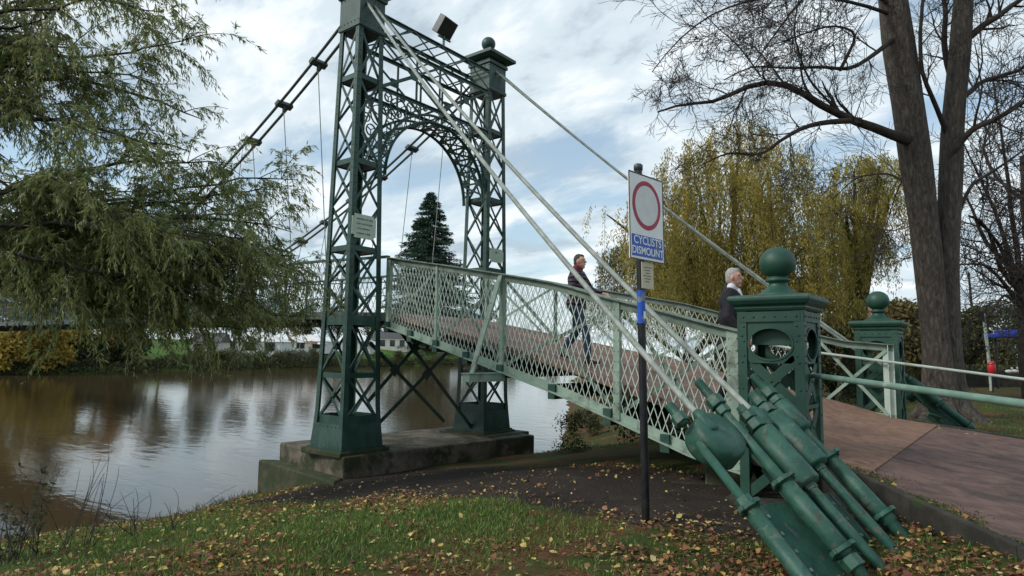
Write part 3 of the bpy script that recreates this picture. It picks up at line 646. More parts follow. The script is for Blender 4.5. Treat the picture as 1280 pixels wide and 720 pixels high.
# ------------------------------------------------------------------ anchorages
def anchorage(m_, lab):
    o = mir(A0+DD*1.6, m_); r = empty('cable_anchorage', o, lab, 'anchorage', 'cable anchorages')
    d, s, n = (mir(x, 0).copy() for x in (DD, SS, NN))
    if m_: d[1] *= -1; s[1] *= -1; n[1] *= -1
    o0 = mir(A0, m_)
    Q = lambda ss, nn_, t: o0+s*ss+n*nn_+d*t
    fr = (s, n, d)
    def cyl(name, ss, nn_, segs, k=20, mat='anchor'):
        """segs: (t, r) profile along the rod"""
        MB().lathe(Q(ss, nn_, 0), [(rr, t) for t, rr in segs], k, fr).build(name, M[mat], r)
    def nut(ss, nn_, t, rr=.075, ln=.09, parent=r): MB().lathe(Q(ss, nn_, t), [(rr, 0), (rr, ln)], 6, fr, smooth=False).build('hex_nut', M['anchor'], r, bevel=.006)
    def flange(ss, nn_, t, rr=.085, ln=.035):
        mb = MB().lathe(Q(ss, nn_, t), [(rr, 0), (rr, ln)], 24, fr, smooth=False)
        mb.box(Q(ss, nn_+rr, t+ln/2), (.05, .05, ln), fr); mb.box(Q(ss-rr, nn_, t+ln/2), (.05, .05, ln), fr); mb.build('collar', M['anchor'], r, bevel=.004)
    # tie rods / tubes
    cyl('tie_tube', -.60, -.06, [(.30, .035), (.93, .037), (.935, .058), (2.3, .062)]); flange(-.60, -.06, .91); nut(-.60, -.06, .84, .068)
    cyl('tie_tube', -.60, -.06, [(-.12, .040), (.10, .042)]); nut(-.60, -.06, .0, .07)
    cyl('tie_tube', -.10, 0, [(-.34, .0), (-.335, .038), (.10, .040), (.80, .046), (.81, .072), (1.43, .076), (1.45, .045), (2.4, .045)])
    nut(-.10, 0, -.12, .078, .10); nut(-.10, 0, .0, .066, .07); flange(-.10, 0, .78, .10); flange(-.10, 0, 1.40, .10); nut(-.10, 0, 1.47, .075)
    for ss, ta, tb in ((.16, .30, .86), (.48, .14, .70)):
        cyl('sleeve', ss, 0, [(ta-.02, .06), (ta, .112), (tb-.02, .116), (tb, .10)], 28); cyl('tie_rod', ss, 0, [(ta-.3, .04), (tb, .042), (2.5, .044)])
        nut(ss, 0, ta-.13, .08, .09); nut(ss, 0, ta-.22, .066, .07); nut(ss, 0, tb, .055, .05)
    cyl('tie_tube', .74, 0, [(-.40, .0), (-.395, .036), (.64, .040), (.65, .064), (1.30, .068), (1.31, .05), (1.50, .052), (1.505, .03)])
    nut(.74, 0, -.20, .072, .09); nut(.74, 0, -.08, .08, .06); flange(.74, 0, .62, .09); flange(.74, 0, 1.22, .09); cyl('sleeve', .74, 0, [(-.02, .06), (.0, .09), (.30, .092), (.32, .05)])
    for ss, ta, tb, rr in ((.74, 1.34, 1.49, .054), (-.10, -.32, -.15, .040), (.74, -.38, -.24, .038), (-.60, -.11, -.02, .041)):
        mb = MB()
        for t in np.arange(ta, tb, .012): mb.lathe(Q(ss, -.06 if ss == -.60 else 0, t), [(rr-.004, 0), (rr+.002, .004), (rr-.004, .008)], 20, fr)
        mb.build('thread', M['anchor'], r)
    # crosshead drums which grip the cables
    for ss, rr, t0 in ((-.345, .235, .27),):
        mb = MB(); mb.lathe(Q(ss, -.10, t0), [(.10, -.13), (rr*.9, -.12), (rr, -.08), (rr, .07), (rr*.9, .12), (.1, .13)], 36, (s, d, n)); mb.build('crosshead', M['anchor'], r)
        mb = MB(); mb.plate([Q(ss-.2, .045, t0-.02), Q(ss-.16, .045, t0+.5), Q(ss+.14, .045, t0+.5), Q(ss+.2, .045, t0-.02)], n, .03)
    MB().box(Q(.32, -.02, .10), (.34, .10, .12), fr).build('crosshead', M['anchor'], r, bevel=.02)
    for ss in (-.43, .30): cyl('cable_socket', ss, 0, [(.02, .036), (.06, .05), (.24, .066), (.26, .04)])
    # girder box beneath with bolt rows
    mb = MB(); mb.box(Q(.08, -.16, 1.72), (1.0, .03, 1.7), fr); mb.box(Q(-.42, -.20, 1.72), (.03, .12, 1.7), fr); mb.box(Q(.58, -.20, 1.72), (.03, .12, 1.7), fr)
    for ss in (.32, .0): mb.box(Q(ss, -.10, 1.5), (.03, .10, 1.86), fr)
    mb.build('girder_box', M['anchor'], r, bevel=.006)
    mb = MB()
    for ss in (-.36,):
        for t in np.arange(.98, 2.3, .15): mb.lathe(Q(ss, -.145, t), [(.017, 0), (.017, .014), (.006, .018)], 6, (s, d, n), smooth=False)
    for t in np.arange(.98, 2.3, .15): mb.lathe(Q(.50, -.145, t), [(.017, 0), (.017, .014), (.006, .018)], 6, (s, d, n), smooth=False)
    mb.build('bolts', M['rail'], r)
    return r
anchorage(0, 'bulky green cable anchorage with thick tubes and nuts in the right foreground')
anchorage(1, 'green cable anchorage sloping into the grass behind the farther pillar')
# ------------------------------------------------------------------ pillars
def pillar(x, y, lab):
    r = empty('gate_pillar', (x, y, -.45), lab, 'pillar', 'cast iron pillars at the bridge entrance')
    h = .35; m = M['pillar']; zt = 1.57; zb = -.5
    mb = MB(); rv = MB()
    for sx_ in (-1, 1):
        for sy_ in (-1, 1):
            mb.box((x+sx_*(h-.05), y+sy_*(h-.0065), (zt+zb)/2), (.10, .013, zt-zb)); mb.box((x+sx_*(h-.0065), y+sy_*(h-.057), (zt+zb)/2), (.013, .10, zt-zb))
            for z in np.arange(.12, 1.3, .29):
                rv.rivet((x+sx_*(h-.05), y+sy_*h, z), (0, sy_, 0), .014); rv.rivet((x+sx_*h, y+sy_*(h-.05), z), (sx_, 0, 0), .014)
    mb.build('corner_post', m, r)
    fm = MB(); q = h-.022
    for ax in (0, 1):
        for s in (-1, 1):
            def P(t, z, o_=0): return V(x+t, y+s*(q+o_), z) if ax == 0 else V(x+s*(q+o_), y+t, z)
            nv = V(0, s, 0) if ax == 0 else V(s, 0, 0); e = h-.09; n = 32
            # plate with elliptical opening
            z0, z1, zc, ea, eb = .98, 1.56, 1.19, .235, .175
            for i in range(n):
                quad = []
                for j in (i, i+1):
                    t = 2*np.pi*j/n; cx, cz = math.cos(t), math.sin(t); k = min(e/abs(cx) if abs(cx) > 1e-6 else 9, (z1-zc if cz > 0 else zc-z0)/abs(cz) if abs(cz) > 1e-6 else 9)
                    quad.append((P(ea*cx, zc+eb*cz), P(k*cx, zc+k*cz)))
                fm.plate([quad[0][0], quad[0][1], quad[1][1], quad[1][0]], nv, .012)
            ring = [P(ea*math.cos(t), zc+eb*math.sin(t), .01) for t in np.linspace(0, 2*np.pi, 33)]
            for a, b in zip(ring[:-1], ring[1:]): fm.beam(a, b, .02, .016, nv)
            for a0, a1 in ((.54, 1.03), (.05, .54), (-.42, .05)):
                fm.beam(P(-e, a0), P(e, a1), .105, .012, nv); fm.beam(P(e, a0, -.014), P(-e, a1, -.014), .105, .012, nv)
                rv.rivet(P(0, (a0+a1)/2, .007), nv, .016)
            fm.plate([P(-e, .50, .004), P(e, .50, .004), P(e, .54, .004), P(-e, .54, .004)], nv, .016)
            for t in np.linspace(-.28, .28, 6): rv.rivet(P(t, 1.485, .026), nv, .014)
            for t in (-.28, .28):
                for z in (1.38, 1.22, 1.06): rv.rivet(P(t, z, .022), nv, .013)
            fm.plate([P(-h+.03, 1.43, .017), P(h-.03, 1.43, .017), P(h-.03, 1.54, .017), P(-h+.03, 1.54, .017)], nv, .02)
    fm.box((x, y, 1.36), (.46, .46, .36))  # added core behind the plates, put in so the oval openings look dark
    fm.build('face_plate_added_core', m, r); rv.build('rivets', m, r)
    k2 = 2**.5
    MB().lathe((x, y, 0), [(.36*k2, 1.55), (.375*k2, 1.58), (.375*k2, 1.60), (.41*k2, 1.625), (.435*k2, 1.665), (.435*k2, 1.70), (.42*k2, 1.72), (.30*k2, 1.735)], 4, sq=True, smooth=False).build('cap', m, r, bevel=.008)
    f = MB(); f.lathe((x, y, 0), [(.26, 1.725), (.25, 1.75), (.19, 1.775), (.12, 1.83), (.095, 1.875), (.10, 1.89), (.135, 1.90), (.135, 1.925), (.10, 1.94), (.10, 1.97)], 32); f.ball((x, y, 2.115), .188, 40, (1.04, 1.04, .97)); f.build('finial', m, r)
    MB().box((x, y, -.62), (.95, .95, .3)).build('footing', M['kerb'], r, bevel=.02)
    return r
pillar(0, 0, 'nearer dark green cast iron pillar with ball finial right of the anchorage cables')
pillar(0, 6.235, 'farther dark green cast iron pillar with ball finial across the path')
# ------------------------------------------------------------------ handrails
def rail(name, pts, mat, lab, rad, posts):
    r = empty(name, pts[0], lab, 'handrail'); MB().tube(pts, rad, 14).build('rail_tube', mat, r)
    for x, y, z0, z1 in posts: MB().tube([(x, y, z0), (x, y, z1)], .022, 10).build('rail_post', mat, r)
    return r
rail('handrail', [(.34, .02, .855), (2.15, -2.02, .765), (3.3, -3.1, .70), (6, -4.3, .5)], M['rail'], 'thick green tube handrail running right from the nearer pillar', .030, [(3.3, -3.1, -.4, .70), (6, -4.3, -.6, .5)])
rail('handrail', [(-5, 4.88, float(dkz(-5))+.98), (-3.5, 4.98, float(dkz(-3.5))+.94), (-2, 5.05, 1.33), (-.94, 5.15, 1.14), (.5, 5.2, .955), (2.11, 5.25, .75), (3.6, 5.3, .56), (7, 5.5, .4)], M['railpale'], 'slender whitish handrail along the far side of the path', .024, [(3.6, 5.3, -.3, .56), (7, 5.5, -.5, .4)])
# ------------------------------------------------------------------ sign post
px_, py_ = -.734, -1.844
sp_ = empty('sign_post', (px_, py_, float(gz(px_, py_))), 'slim black post with white no vehicles sign reading cyclists dismount', 'sign post')
ln = -R0*.055
pt_ = lambda z: V(px_, py_, z)+ln*(z+.44)/3.35
MB().tube([pt_(-.55), pt_(2.92)], .038, 18).build('pole', M['black'], sp_)
MB().lathe(pt_(2.92), [(.045, -.03), (.046, .02), (.03, .035)], 18).build('pole_cap', M['lamp'], sp_)
c = pt_(2.40)+V(.062, .03, 0); Y_ = nrm(V(.12, .99, 0)); Zr = nrm(V(*(pt_(2)-pt_(1)))); Xn = np.cross(Y_, Zr)
pn = MB().box(c, (.012, .60, .86), (Xn, Y_, Zr)).build('sign_panel', M['white'], sp_, bevel=.004)
def rel(parent, name, mb, mat): return mb.build(name, mat, parent)
def on(yy_, zz2, o_=.008): return c+Xn*o_+Y_*yy_+Zr*zz2
mb = MB()
for a, b in (((-.295, -.425), (.295, -.425)), ((-.295, .425), (.295, .425)), ((-.295, -.425), (-.295, .425)), ((.295, -.425), (.295, .425))): mb.beam(on(*a, .0075), on(*b, .0075), .012, .004, Xn)
rel(pn, 'border', mb, M['black'])
mb = MB(); R1, R2 = .245, .200
for i in range(48):
    t0, t1 = 2*np.pi*i/48, 2*np.pi*(i+1)/48; mb.plate([on(R2*math.cos(t0), .125+R2*math.sin(t0)), on(R1*math.cos(t0), .125+R1*math.sin(t0)), on(R1*math.cos(t1), .125+R1*math.sin(t1)), on(R2*math.cos(t1), .125+R2*math.sin(t1))], Xn, .003)
rel(pn, 'red_ring', mb, M['red'])
rel(pn, 'grey_disc', MB().plate([on(R2*math.cos(t), .125+R2*math.sin(t), .0075) for t in np.linspace(0, 2*np.pi, 49)[:-1]], Xn, .002), M['signgrey'])
rel(pn, 'blue_plate', MB().plate([on(-.265, -.395), on(.265, -.395), on(.265, -.185), on(-.265, -.185)], Xn, .003), M['blue'])
text_mesh('lettering', 'CYCLISTS', .112, on(0, -.238, .011), Y_, Zr, M['white'], pn); text_mesh('lettering', 'DISMOUNT', .106, on(0, -.340, .011), Y_, Zr, M['white'], pn)
mb = MB()
for z in (2.62, 2.15): mb.box(pt_(z)+V(.012, 0, 0), (.07, .09, .035))
mb.build('bracket', M['lamp'], sp_)
c2 = pt_(1.83)+V(.05, .05, 0)
nb = MB().box(c2, (.006, .20, .26), (Xn, Y_, Zr)).build('notice', M['cream'], sp_)
mb = MB()
for i in range(6): mb.box(c2+Xn*.004+Zr*(.08-.028*i)+Y_*(.0-.01*(i % 2)), (.001, .13-.03*(i % 3), .008), (Xn, Y_, Zr))
mb.build('notice_lines', M['ink'], nb)
MB().tube([pt_(1.36), pt_(1.68)], .0405, 18).build('blue_sticker', M['blue'], sp_)
MB().box(pt_(1.44)+V(.040, -.006, 0), (.003, .03, .07), (Xn, Y_, Zr)).build('sticker_mark', M['white'], sp_)
# ------------------------------------------------------------------ people
def figure(parts, name, mat, parent, vox=.011, smooth=2):
    mb = MB()
    for p in parts:
        if p[0] == 'c':
            a, b, ra, rb = V(*p[1]), V(*p[2]), p[3], p[4]; mb.tube([a, b], [ra, rb], 14, True, False); mb.ball(a, ra, 14); mb.ball(b, rb, 14)
        else: mb.ball(p[1], 1.0, 22, p[2])
    o = mb.build(name, mat, parent); rm = o.modifiers.new('remesh', 'REMESH'); rm.mode = 'VOXEL'; rm.voxel_size = vox; rm.use_smooth_shade = True
    if smooth:
        s_ = o.modifiers.new('smooth', 'SMOOTH'); s_.iterations = smooth; s_.factor = .5
    return o
def person(base, face, label, P):
    """local frame: +x forward, +y left, z up; face = heading angle"""
    r = empty('person', base, label, 'person'); ca, sa = math.cos(face), math.sin(face); S = P.get('scale', 1)
    T = lambda p: (base[0]+S*(p[0]*ca-p[1]*sa), base[1]+S*(p[0]*sa+p[1]*ca), base[2]+S*p[2])
    def conv(L_):
        o_ = []
        for q in L_:
            if q[0] == 'c': o_.append(('c', T(q[1]), T(q[2]), q[3]*S, q[4]*S))
            else: o_.append(('e', T(q[1]), (q[2][0]*S, q[2][1]*S, q[2][2]*S)))
        return o_
    hd = P['head']; hx, hz_ = hd
    la, ra_ = P['arms']; ll, rl = P['legs']; sh = P['shoulder']; lean = P['lean']
    bd = [('e', (hx, 0, hz_), (.088, .076, .112)), ('e', (hx+.022, 0, hz_-.055), (.068, .056, .062)), ('c', (hx+.078, 0, hz_+.012), (hx+.106, 0, hz_-.022), .012, .017), ('e', (hx+.088, 0, hz_-.062), (.014, .026, .010)), ('e', (hx+.062, 0, hz_-.105), (.03, .026, .022)),
          ('e', (hx-.005, .078, hz_-.01), (.022, .012, .034)), ('e', (hx-.005, -.078, hz_-.01), (.022, .012, .034)), ('c', (hx+.066, -.045, hz_+.028), (hx+.066, .045, hz_+.028), .018, .018),
          ('c', (hx-.02, 0, hz_-.08), (lean*.9, 0, 1.44), .055, .062), ('e', (lean*.8, 0, 1.30), (.105, .165, .17)), ('e', (lean*.4, 0, 1.10), (.10, .145, .15)), ('e', (0, 0, .94), (.11, .165, .12))]
    for side, arm in ((1, la), (-1, ra_)):
        s0 = (lean, side*.185, 1.40); e, w_ = arm
        bd += [('c', s0, e, .048, .038), ('c', e, w_, .037, .024)]
        d = nrm(V(*w_)-V(*e)); f = nrm(V(.5, 0, -1)); lat = V(*np.cross(d, (0, 1, 0))); 
        pc = V(*w_)+d*.055; bd += [('c', w_, tuple(pc), .024, .030)]
        for i, (o_, l_) in enumerate(((-.028, .060), (-.01, .072), (.009, .067), (.026, .052))):
            k0 = pc+lat*o_+d*.02; k1 = k0+d*l_*.5+V(.010, -side*.004, 0); k2 = k1+d*l_*.42+V(.012, -side*.014, 0)
            bd += [('c', tuple(k0), tuple(k1), .0095, .009), ('c', tuple(k1), tuple(k2), .009, .0075)]
        k0 = V(*w_)+d*.02+V(.022, 0, 0); k1 = k0+d*.035+V(.028, -side*.01, 0); bd += [('c', tuple(k0), tuple(k1), .012, .010), ('c', tuple(k1), tuple(k1+d*.028), .010, .008)]
    for side, lg_ in ((1, ll), (-1, rl)):
        k, a = lg_; bd += [('c', (0, side*.09, .92), k, .078, .05), ('c', k, a, .05, .035), ('c', a, (a[0]+.13, a[1], a[2]-.06), .034, .03)]
    figure(conv(bd), 'body', M['skin'], r, .0095*S, 1)
    em = MB()
    for s in (-1, 1): em.ball(T((hx+.078, s*.031, hz_+.008)), .0085, 10)
    em.build('eyes', M['ink'], r)
    hr = [('e', (hx-.020, 0, hz_+.022), (.084, .081, .099)), ('e', (hx-.042, 0, hz_-.03), (.056, .070, .066)), ('e', (hx+.02, 0, hz_+.078), (.055, .058, .033))]
    figure(conv(hr), 'hair', P['hair'], r, .010*S, 1)
    jk = [('e', (lean*.85, 0, 1.31), (.145, .205, .17)), ('e', (lean*.5, 0, 1.12), (.145, .19, .18)), ('e', (0, 0, .93), (.150, .20, .15)), ('c', (lean, .15, 1.41), (lean, -.15, 1.41), .075, .075)]
    if P.get('long'): jk += [('e', (0, 0, .82), (.15, .20, .16))]
    for side, arm in ((1, la), (-1, ra_)):
        e, w_ = arm; jk += [('c', (lean, side*.185, 1.39), e, .074, .062), ('c', e, tuple(V(*e)+(V(*w_)-V(*e))*.97), .062, .046)]
    jk += [('c', (lean*.9-.03, 0, 1.45), (lean*.9-.02, 0, 1.47), .078, .072)]
    figure(conv(jk), 'jacket', P['coat'], r, .012*S, 2)
    tr = [('e', (0, 0, .90), (.13, .175, .12))]
    for side, lg_ in ((1, ll), (-1, rl)):
        k, a = lg_; tr += [('c', (0, side*.09, .88), k, .098, .072), ('c', k, (a[0]*.97+k[0]*.03, a[1], a[2]+.02), .070, .056)]
    figure(conv(tr), 'trousers', P['trousers'], r, .012*S, 2)
    for side, lg_ in ((1, ll), (-1, rl)):
        k, a = lg_; tl = P.get('toe', {}).get(side, 0)
        figure(conv([('c', (a[0]-.04, a[1], a[2]-.045), (a[0]+.09, a[1], a[2]-.055+tl), .042, .040), ('e', (a[0]+.15, a[1], a[2]-.06+tl), (.055, .045, .032)), ('c', (a[0], a[1], a[2]), (a[0], a[1], a[2]-.03), .05, .05)]), 'shoe', M['shoe'], r, .009*S, 1)
    return r, T, conv
b1 = (-3.5, 1.22, float(dkz(-3.5))-.03)
r1, T1, conv1 = person(b1, math.radians(12), 'person in dark puffer jacket with red scarf and jeans walking down the deck', dict(head=(.06, 1.62), lean=.03, shoulder=0, hair=M['haird'], coat=M['puffer'], trousers=M['jeans'],
    arms=(((.16, .27, 1.16), (.36, .20, 1.10)), ((.02, -.28, 1.14), (.22, -.24, 1.02))), legs=(((-.02, .10, .50), (-.26, .09, .14)), ((.20, -.09, .50), (.24, -.09, .06))), scale=1.0))
figure(conv1([('c', (.02, -.04, 1.50), (.04, .04, 1.50), .066, .066)]), 'scarf', M['scarf'], r1, .01, 1)
b2 = (-.86, .82, float(dkz(-.86))+.014)
r2, T2, conv2 = person(b2, math.radians(8), 'white haired person in dark coat with pale shirt collar behind the nearer pillar', dict(head=(.06, 1.62), lean=.03, shoulder=0, hair=M['hairg'], coat=M['coat'], trousers=M['coat'], long=True,
    arms=(((-.06, .27, 1.12), (.10, .28, .88)), ((.04, -.27, 1.12), (.20, -.25, .90))), legs=(((.10, .09, .48), (.08, .09, .08)), ((.06, -.09, .48), (-.14, -.09, .12))), scale=1.07))
figure(conv2([('c', (.035, -.03, 1.49), (.045, .03, 1.49), .058, .058), ('c', (.11, 0, 1.45), (.15, 0, 1.34), .032, .028)]), 'shirt', M['shirt'], r2, .009, 1)
#TREES
# ------------------------------------------------------------------ trees
def grow(out, p, d, L, r, lvl, up=.1, spread=.6, n=6, kids_=5, minr=.004, wander=.16):
    """recursive bare branching; out collects (pts, radii, level)"""
    pts = [np.array(p, float)]; d = nrm(d); step = L/n
    for i in range(n):
        d = nrm(d+rng.normal(size=3)*wander+V(0, 0, up)*.35); pts.append(pts[-1]+d*step)
    pts = np.array(pts); rr = np.linspace(r, max(r*.35, minr), n+1); out.append((pts, rr))
    if lvl == 0: return
    for k in range(kids_):
        t = rng.uniform(.2, 1) if k else 1.0; i = min(int(t*n), n); q = pts[i]; dd = nrm(pts[min(i, n)]-pts[max(i-1, 0)])
        side = nrm(np.cross(dd, rng.normal(size=3))); nd = nrm(dd+side*rng.uniform(.5, 1)*spread*1.6)
        grow(out, q, nd, L*rng.uniform(.45, .72), max(rr[i]*rng.uniform(.45, .65), minr), lvl-1, up, spread, max(4, n-1), kids_, minr, wander)
def limb(out, pts, r0, r1, lvl, kids_, L, up=.1, spread=.6, minr=.005, wander=.16, n=16, t0=.25):
    """a hand laid limb through points, with grown side branches"""
    pts = np.array(pts, float); s = np.r_[0, np.cumsum(np.linalg.norm(np.diff(pts, axis=0), axis=1))]; u = np.linspace(0, s[-1], n)
    q = np.stack([np.interp(u, s, pts[:, i]) for i in range(3)], 1)
    for _ in range(2): q[1:-1] = (q[:-2]+2*q[1:-1]+q[2:])/4
    rr = r0+(r1-r0)*(u/s[-1])**.8; q = wob(q, rr.mean()*.8); out.append((q, rr))
    for k in range(kids_):
        t = t0+(1-t0)*(k+rng.random())/kids_; i = min(int(t*(n-1)), n-2); dd = nrm(q[i+1]-q[i]); side = nrm(np.cross(dd, rng.normal(size=3)))
        grow(out, q[i], nrm(dd*.7+side*spread*1.3+V(0, 0, up)), L*rng.uniform(.6, 1.25)*(1.15-.5*t), max(rr[i]*.45, minr), lvl, up, spread, 6, 4, minr, wander)
    return q
# --- large bare twin-stemmed tree
D0 = 15.2
base = at(1182, 534, D0); base[2] = float(gz(base[0], base[1]))-.1
tr = empty('bare_tree', base, 'massive leafless tree with two grey brown stems standing on grass beyond the farther pillar', 'tree')
def thick(pts, rs, k=20, n=34, flare=None):
    pts = np.array(pts, float); s = np.r_[0, np.cumsum(np.linalg.norm(np.diff(pts, axis=0), axis=1))]; u = np.linspace(0, s[-1], n)
    q = np.stack([np.interp(u, s, pts[:, i]) for i in range(3)], 1); r = np.interp(u, s, rs)
    for _ in range(3): q[1:-1] = (q[:-2]+2*q[1:-1]+q[2:])/4; r[1:-1] = (r[:-2]+2*r[1:-1]+r[2:])/4
    return q, r
def bumpy(mb, q, r, k, amp=.08, ph=0):
    n = len(q); mb_v = []; T = nrm(np.gradient(q, axis=0)); a = nrm(np.cross(T[0], (0, 1, 0)))
    for i in range(n):
        a = nrm(a-T[i]*(a@T[i])); b = np.cross(T[i], a)
        for j in range(k):
            t = 2*np.pi*j/k; rr = r[i]*(1+amp*math.sin(3*t+ph+i*.07)+amp*.6*math.sin(5*t+1+i*.11)+amp*.4*math.sin(i*.9+t*2)); mb_v.append(q[i]+rr*(math.cos(t)*a+math.sin(t)*b))
    mb.add(mb_v, [(i*k+j, i*k+(j+1) % k, (i+1)*k+(j+1) % k, (i+1)*k+j) for i in range(n-1) for j in range(k)], True)
mb = MB()
bumpy(mb, *thick([base, at(1176, 500, D0), at(1171, 430, D0), at(1162, 330, D0), at(1157, 283, D0), at(1138, 142, D0), at(1124, 60, D0), at(1112, -40, D0), at(1090, -160, D0+.3)], [.52, .34, .285, .29, .31, .335, .33, .28, .22]), 28, .07)
bumpy(mb, *thick([base+V(.2, .2, 0), at(1192, 500, D0+.1), at(1187, 430, D0+.1), at(1182, 330, D0+.1), at(1186, 283, D0+.1), at(1191, 142, D0+.1), at(1200, 60, D0), at(1206, -40, D0), at(1215, -160, D0)], [.4, .29, .25, .25, .24, .225, .21, .19, .16]), 24, .07, 2)
for k in range(8):
    a_ = k*.785+.3; dv = V(math.cos(a_), math.sin(a_), 0); q_ = bez(base+dv*.22+V(0, 0, .62), base+dv*.48+V(0, 0, .12), base+dv*rng.uniform(.85, 1.25)+V(0, 0, -.06), 9); bumpy(mb, q_, np.linspace(.2, .07, 9), 12, .1, k)
mb.build('trunk', M['bark'], tr)
o1 = []; o2 = []
LM = [([at(1142, 178, D0), at(1125, 172, D0-.35), at(1108, 166, D0-.5), at(1085, 150, D0-.8), at(1050, 143, D0-1), at(1012, 115, D0-1.2), at(985, 95, D0-1.4), at(950, 95, D0-1.5), at(915, 112, D0-1.7), at(885, 140, D0-1.8), at(858, 118, D0-1.8), at(822, 140, D0-1.9)], .17, .018, 2, 11, 1.2),
      ([at(1075, 150, D0-.9), at(1030, 152, D0-1.3), at(1000, 160, D0-1.6), at(968, 178, D0-1.8), at(948, 202, D0-2), at(915, 185, D0-2.2), at(880, 205, D0-2.4)], .09, .014, 2, 8, 1.0),
      ([at(1128, 40, D0), at(1085, 75, D0-.5), at(1060, 92, D0-.7), at(1035, 82, D0-.9), at(985, 88, D0-1.2), at(940, 80, D0-1.4), at(905, 100, D0-1.5)], .085, .012, 2, 8, 1.2),
      ([at(1050, 88, D0-.8), at(1075, 40, D0-.8), at(1040, 30, D0-1), at(1000, 45, D0-1.2), at(955, 60, D0-1.3)], .05, .01, 2, 6, 1.0),
      ([at(1118, 10, D0), at(1080, -20, D0-.5), at(1040, -30, D0-.8), at(1000, 0, D0-1.2), at(970, 40, D0-1.4), at(940, 85, D0-1.6)], .07, .01, 2, 8, 1.2),
      ([at(1112, -40, D0), at(1060, -90, D0-.5), at(1000, -90, D0-.8), at(930, -50, D0-1.2), at(890, 10, D0-1.4)], .09, .012, 2, 9, 1.6),
      ([at(1188, 180, D0+.1), at(1168, 130, D0-.1), at(1150, 90, D0-.3), at(1150, 20, D0-.4), at(1165, -60, D0-.4)], .075, .03, 2, 5, 1.0),
      ([at(1187, 200, D0), at(1215, 160, D0-.3), at(1250, 150, D0-.5), at(1290, 120, D0-.6), at(1340, 110, D0-.7)], .11, .03, 2, 8, 1.4),
      ([at(1200, 60, D0), at(1225, 30, D0), at(1262, 5, D0-.2), at(1310, -30, D0-.4)], .12, .04, 2, 8, 1.5),
      ([at(1194, 118, D0+.1), at(1180, 60, D0+.3), at(1185, 10, D0+.6), at(1170, -60, D0+.8)], .10, .04, 2, 5, 1.3),
      ([at(1195, 130, D0), at(1230, 100, D0+.6), at(1270, 90, D0+1), at(1320, 60, D0+1)], .09, .03, 2, 9, 1.5),
      ([at(1150, 240, D0+.3), at(1110, 215, D0+1), at(1070, 220, D0+1.4), at(1040, 250, D0+1.6)], .05, .01, 2, 7, 1.0),
      ([at(1120, 20, D0), at(1060, 0, D0-.6), at(980, -10, D0-1.2), at(900, 10, D0-1.6), at(850, 45, D0-1.9), at(815, 90, D0-2)], .06, .01, 2, 9, 1.3),
      ([at(1052, 143, D0-1), at(1010, 100, D0-1.3), at(990, 40, D0-1.5), at(1005, -30, D0-1.6)], .04, .01, 2, 6, 1.1),
      ([at(950, 95, D0-1.5), at(925, 60, D0-1.7), at(890, 30, D0-1.9), at(860, -10, D0-2)], .03, .008, 2, 6, 1.0),
      ([at(1190, 280, D0+.3), at(1215, 230, D0+.6), at(1250, 210, D0+1), at(1290, 180, D0+1)], .07, .02, 2, 9, 1.2),
      ([at(1142, 200, D0+.3), at(1120, 240, D0+.9), at(1105, 290, D0+1.4), at(1090, 320, D0+1.6)], .03, .008, 2, 4, .8)]
for pts, a, b, lv, kd, L_ in LM: limb(o1, pts, a*.8, b, 3, kd+3, L_*1.1, .06, .62, .0048, .13)
big_ = [x for x in o1 if x[1][0] > .03]; sm = [x for x in o1 if x[1][0] <= .03]
twigs_mesh('limbs', big_, M['darkbark'], tr, k=8); twigs_mesh('twigs', sm, M['twig'], tr, k=3)
# --- bare trees behind on the right
for (u, v0, D1, h_, lab, sd_) in ((1292, 470, 23, 11, 'leafless dark tree with dense twigs at the right edge behind the large twin stemmed tree', 3), (1330, 470, 34, 14, 'tall leafless tree farther back at the right edge, seen through nearer twigs', 5), (1215, 470, 44, 9, 'small leafless round tree in the distance between large trunk and street lamp', 9)):
    b = at(u, v0, D1); b[2] = float(gz(b[0], b[1])); r = empty('bare_tree', b, lab, 'tree'); o_ = []
    tk = 1 if D1 < 40 else .5
    q = limb(o_, [b, b+V(-.1, 0, h_*.25), b+V(.2, .1, h_*.5), b+V(.1, .3, h_*.8)], .34*tk, .12*tk, 3, 8, h_*.42, .10, .8, .012*tk+.002, .2, t0=.16)
    if D1 == 23:
        for tg, rr in (((1215, 270, 22.5), .14), ((1205, 180, 22), .12), ((1240, 90, 22), .13), ((1190, 330, 22.5), .10), ((1230, 400, 22), .07)):
            e = at(*tg); limb(o_, [q[5], (q[6]+e)/2+V(0, 0, .5), e], rr, .02, 3, 7, 2.2, .1, .8, .009, .2, t0=.1)
    bg_ = [x for x in o_ if x[1][0] > .05]; sm = [x for x in o_ if x[1][0] <= .05]
    twigs_mesh('trunk', bg_, M['darkbark'], r, k=8); twigs_mesh('twigs', sm, M['twig'], r, k=3)
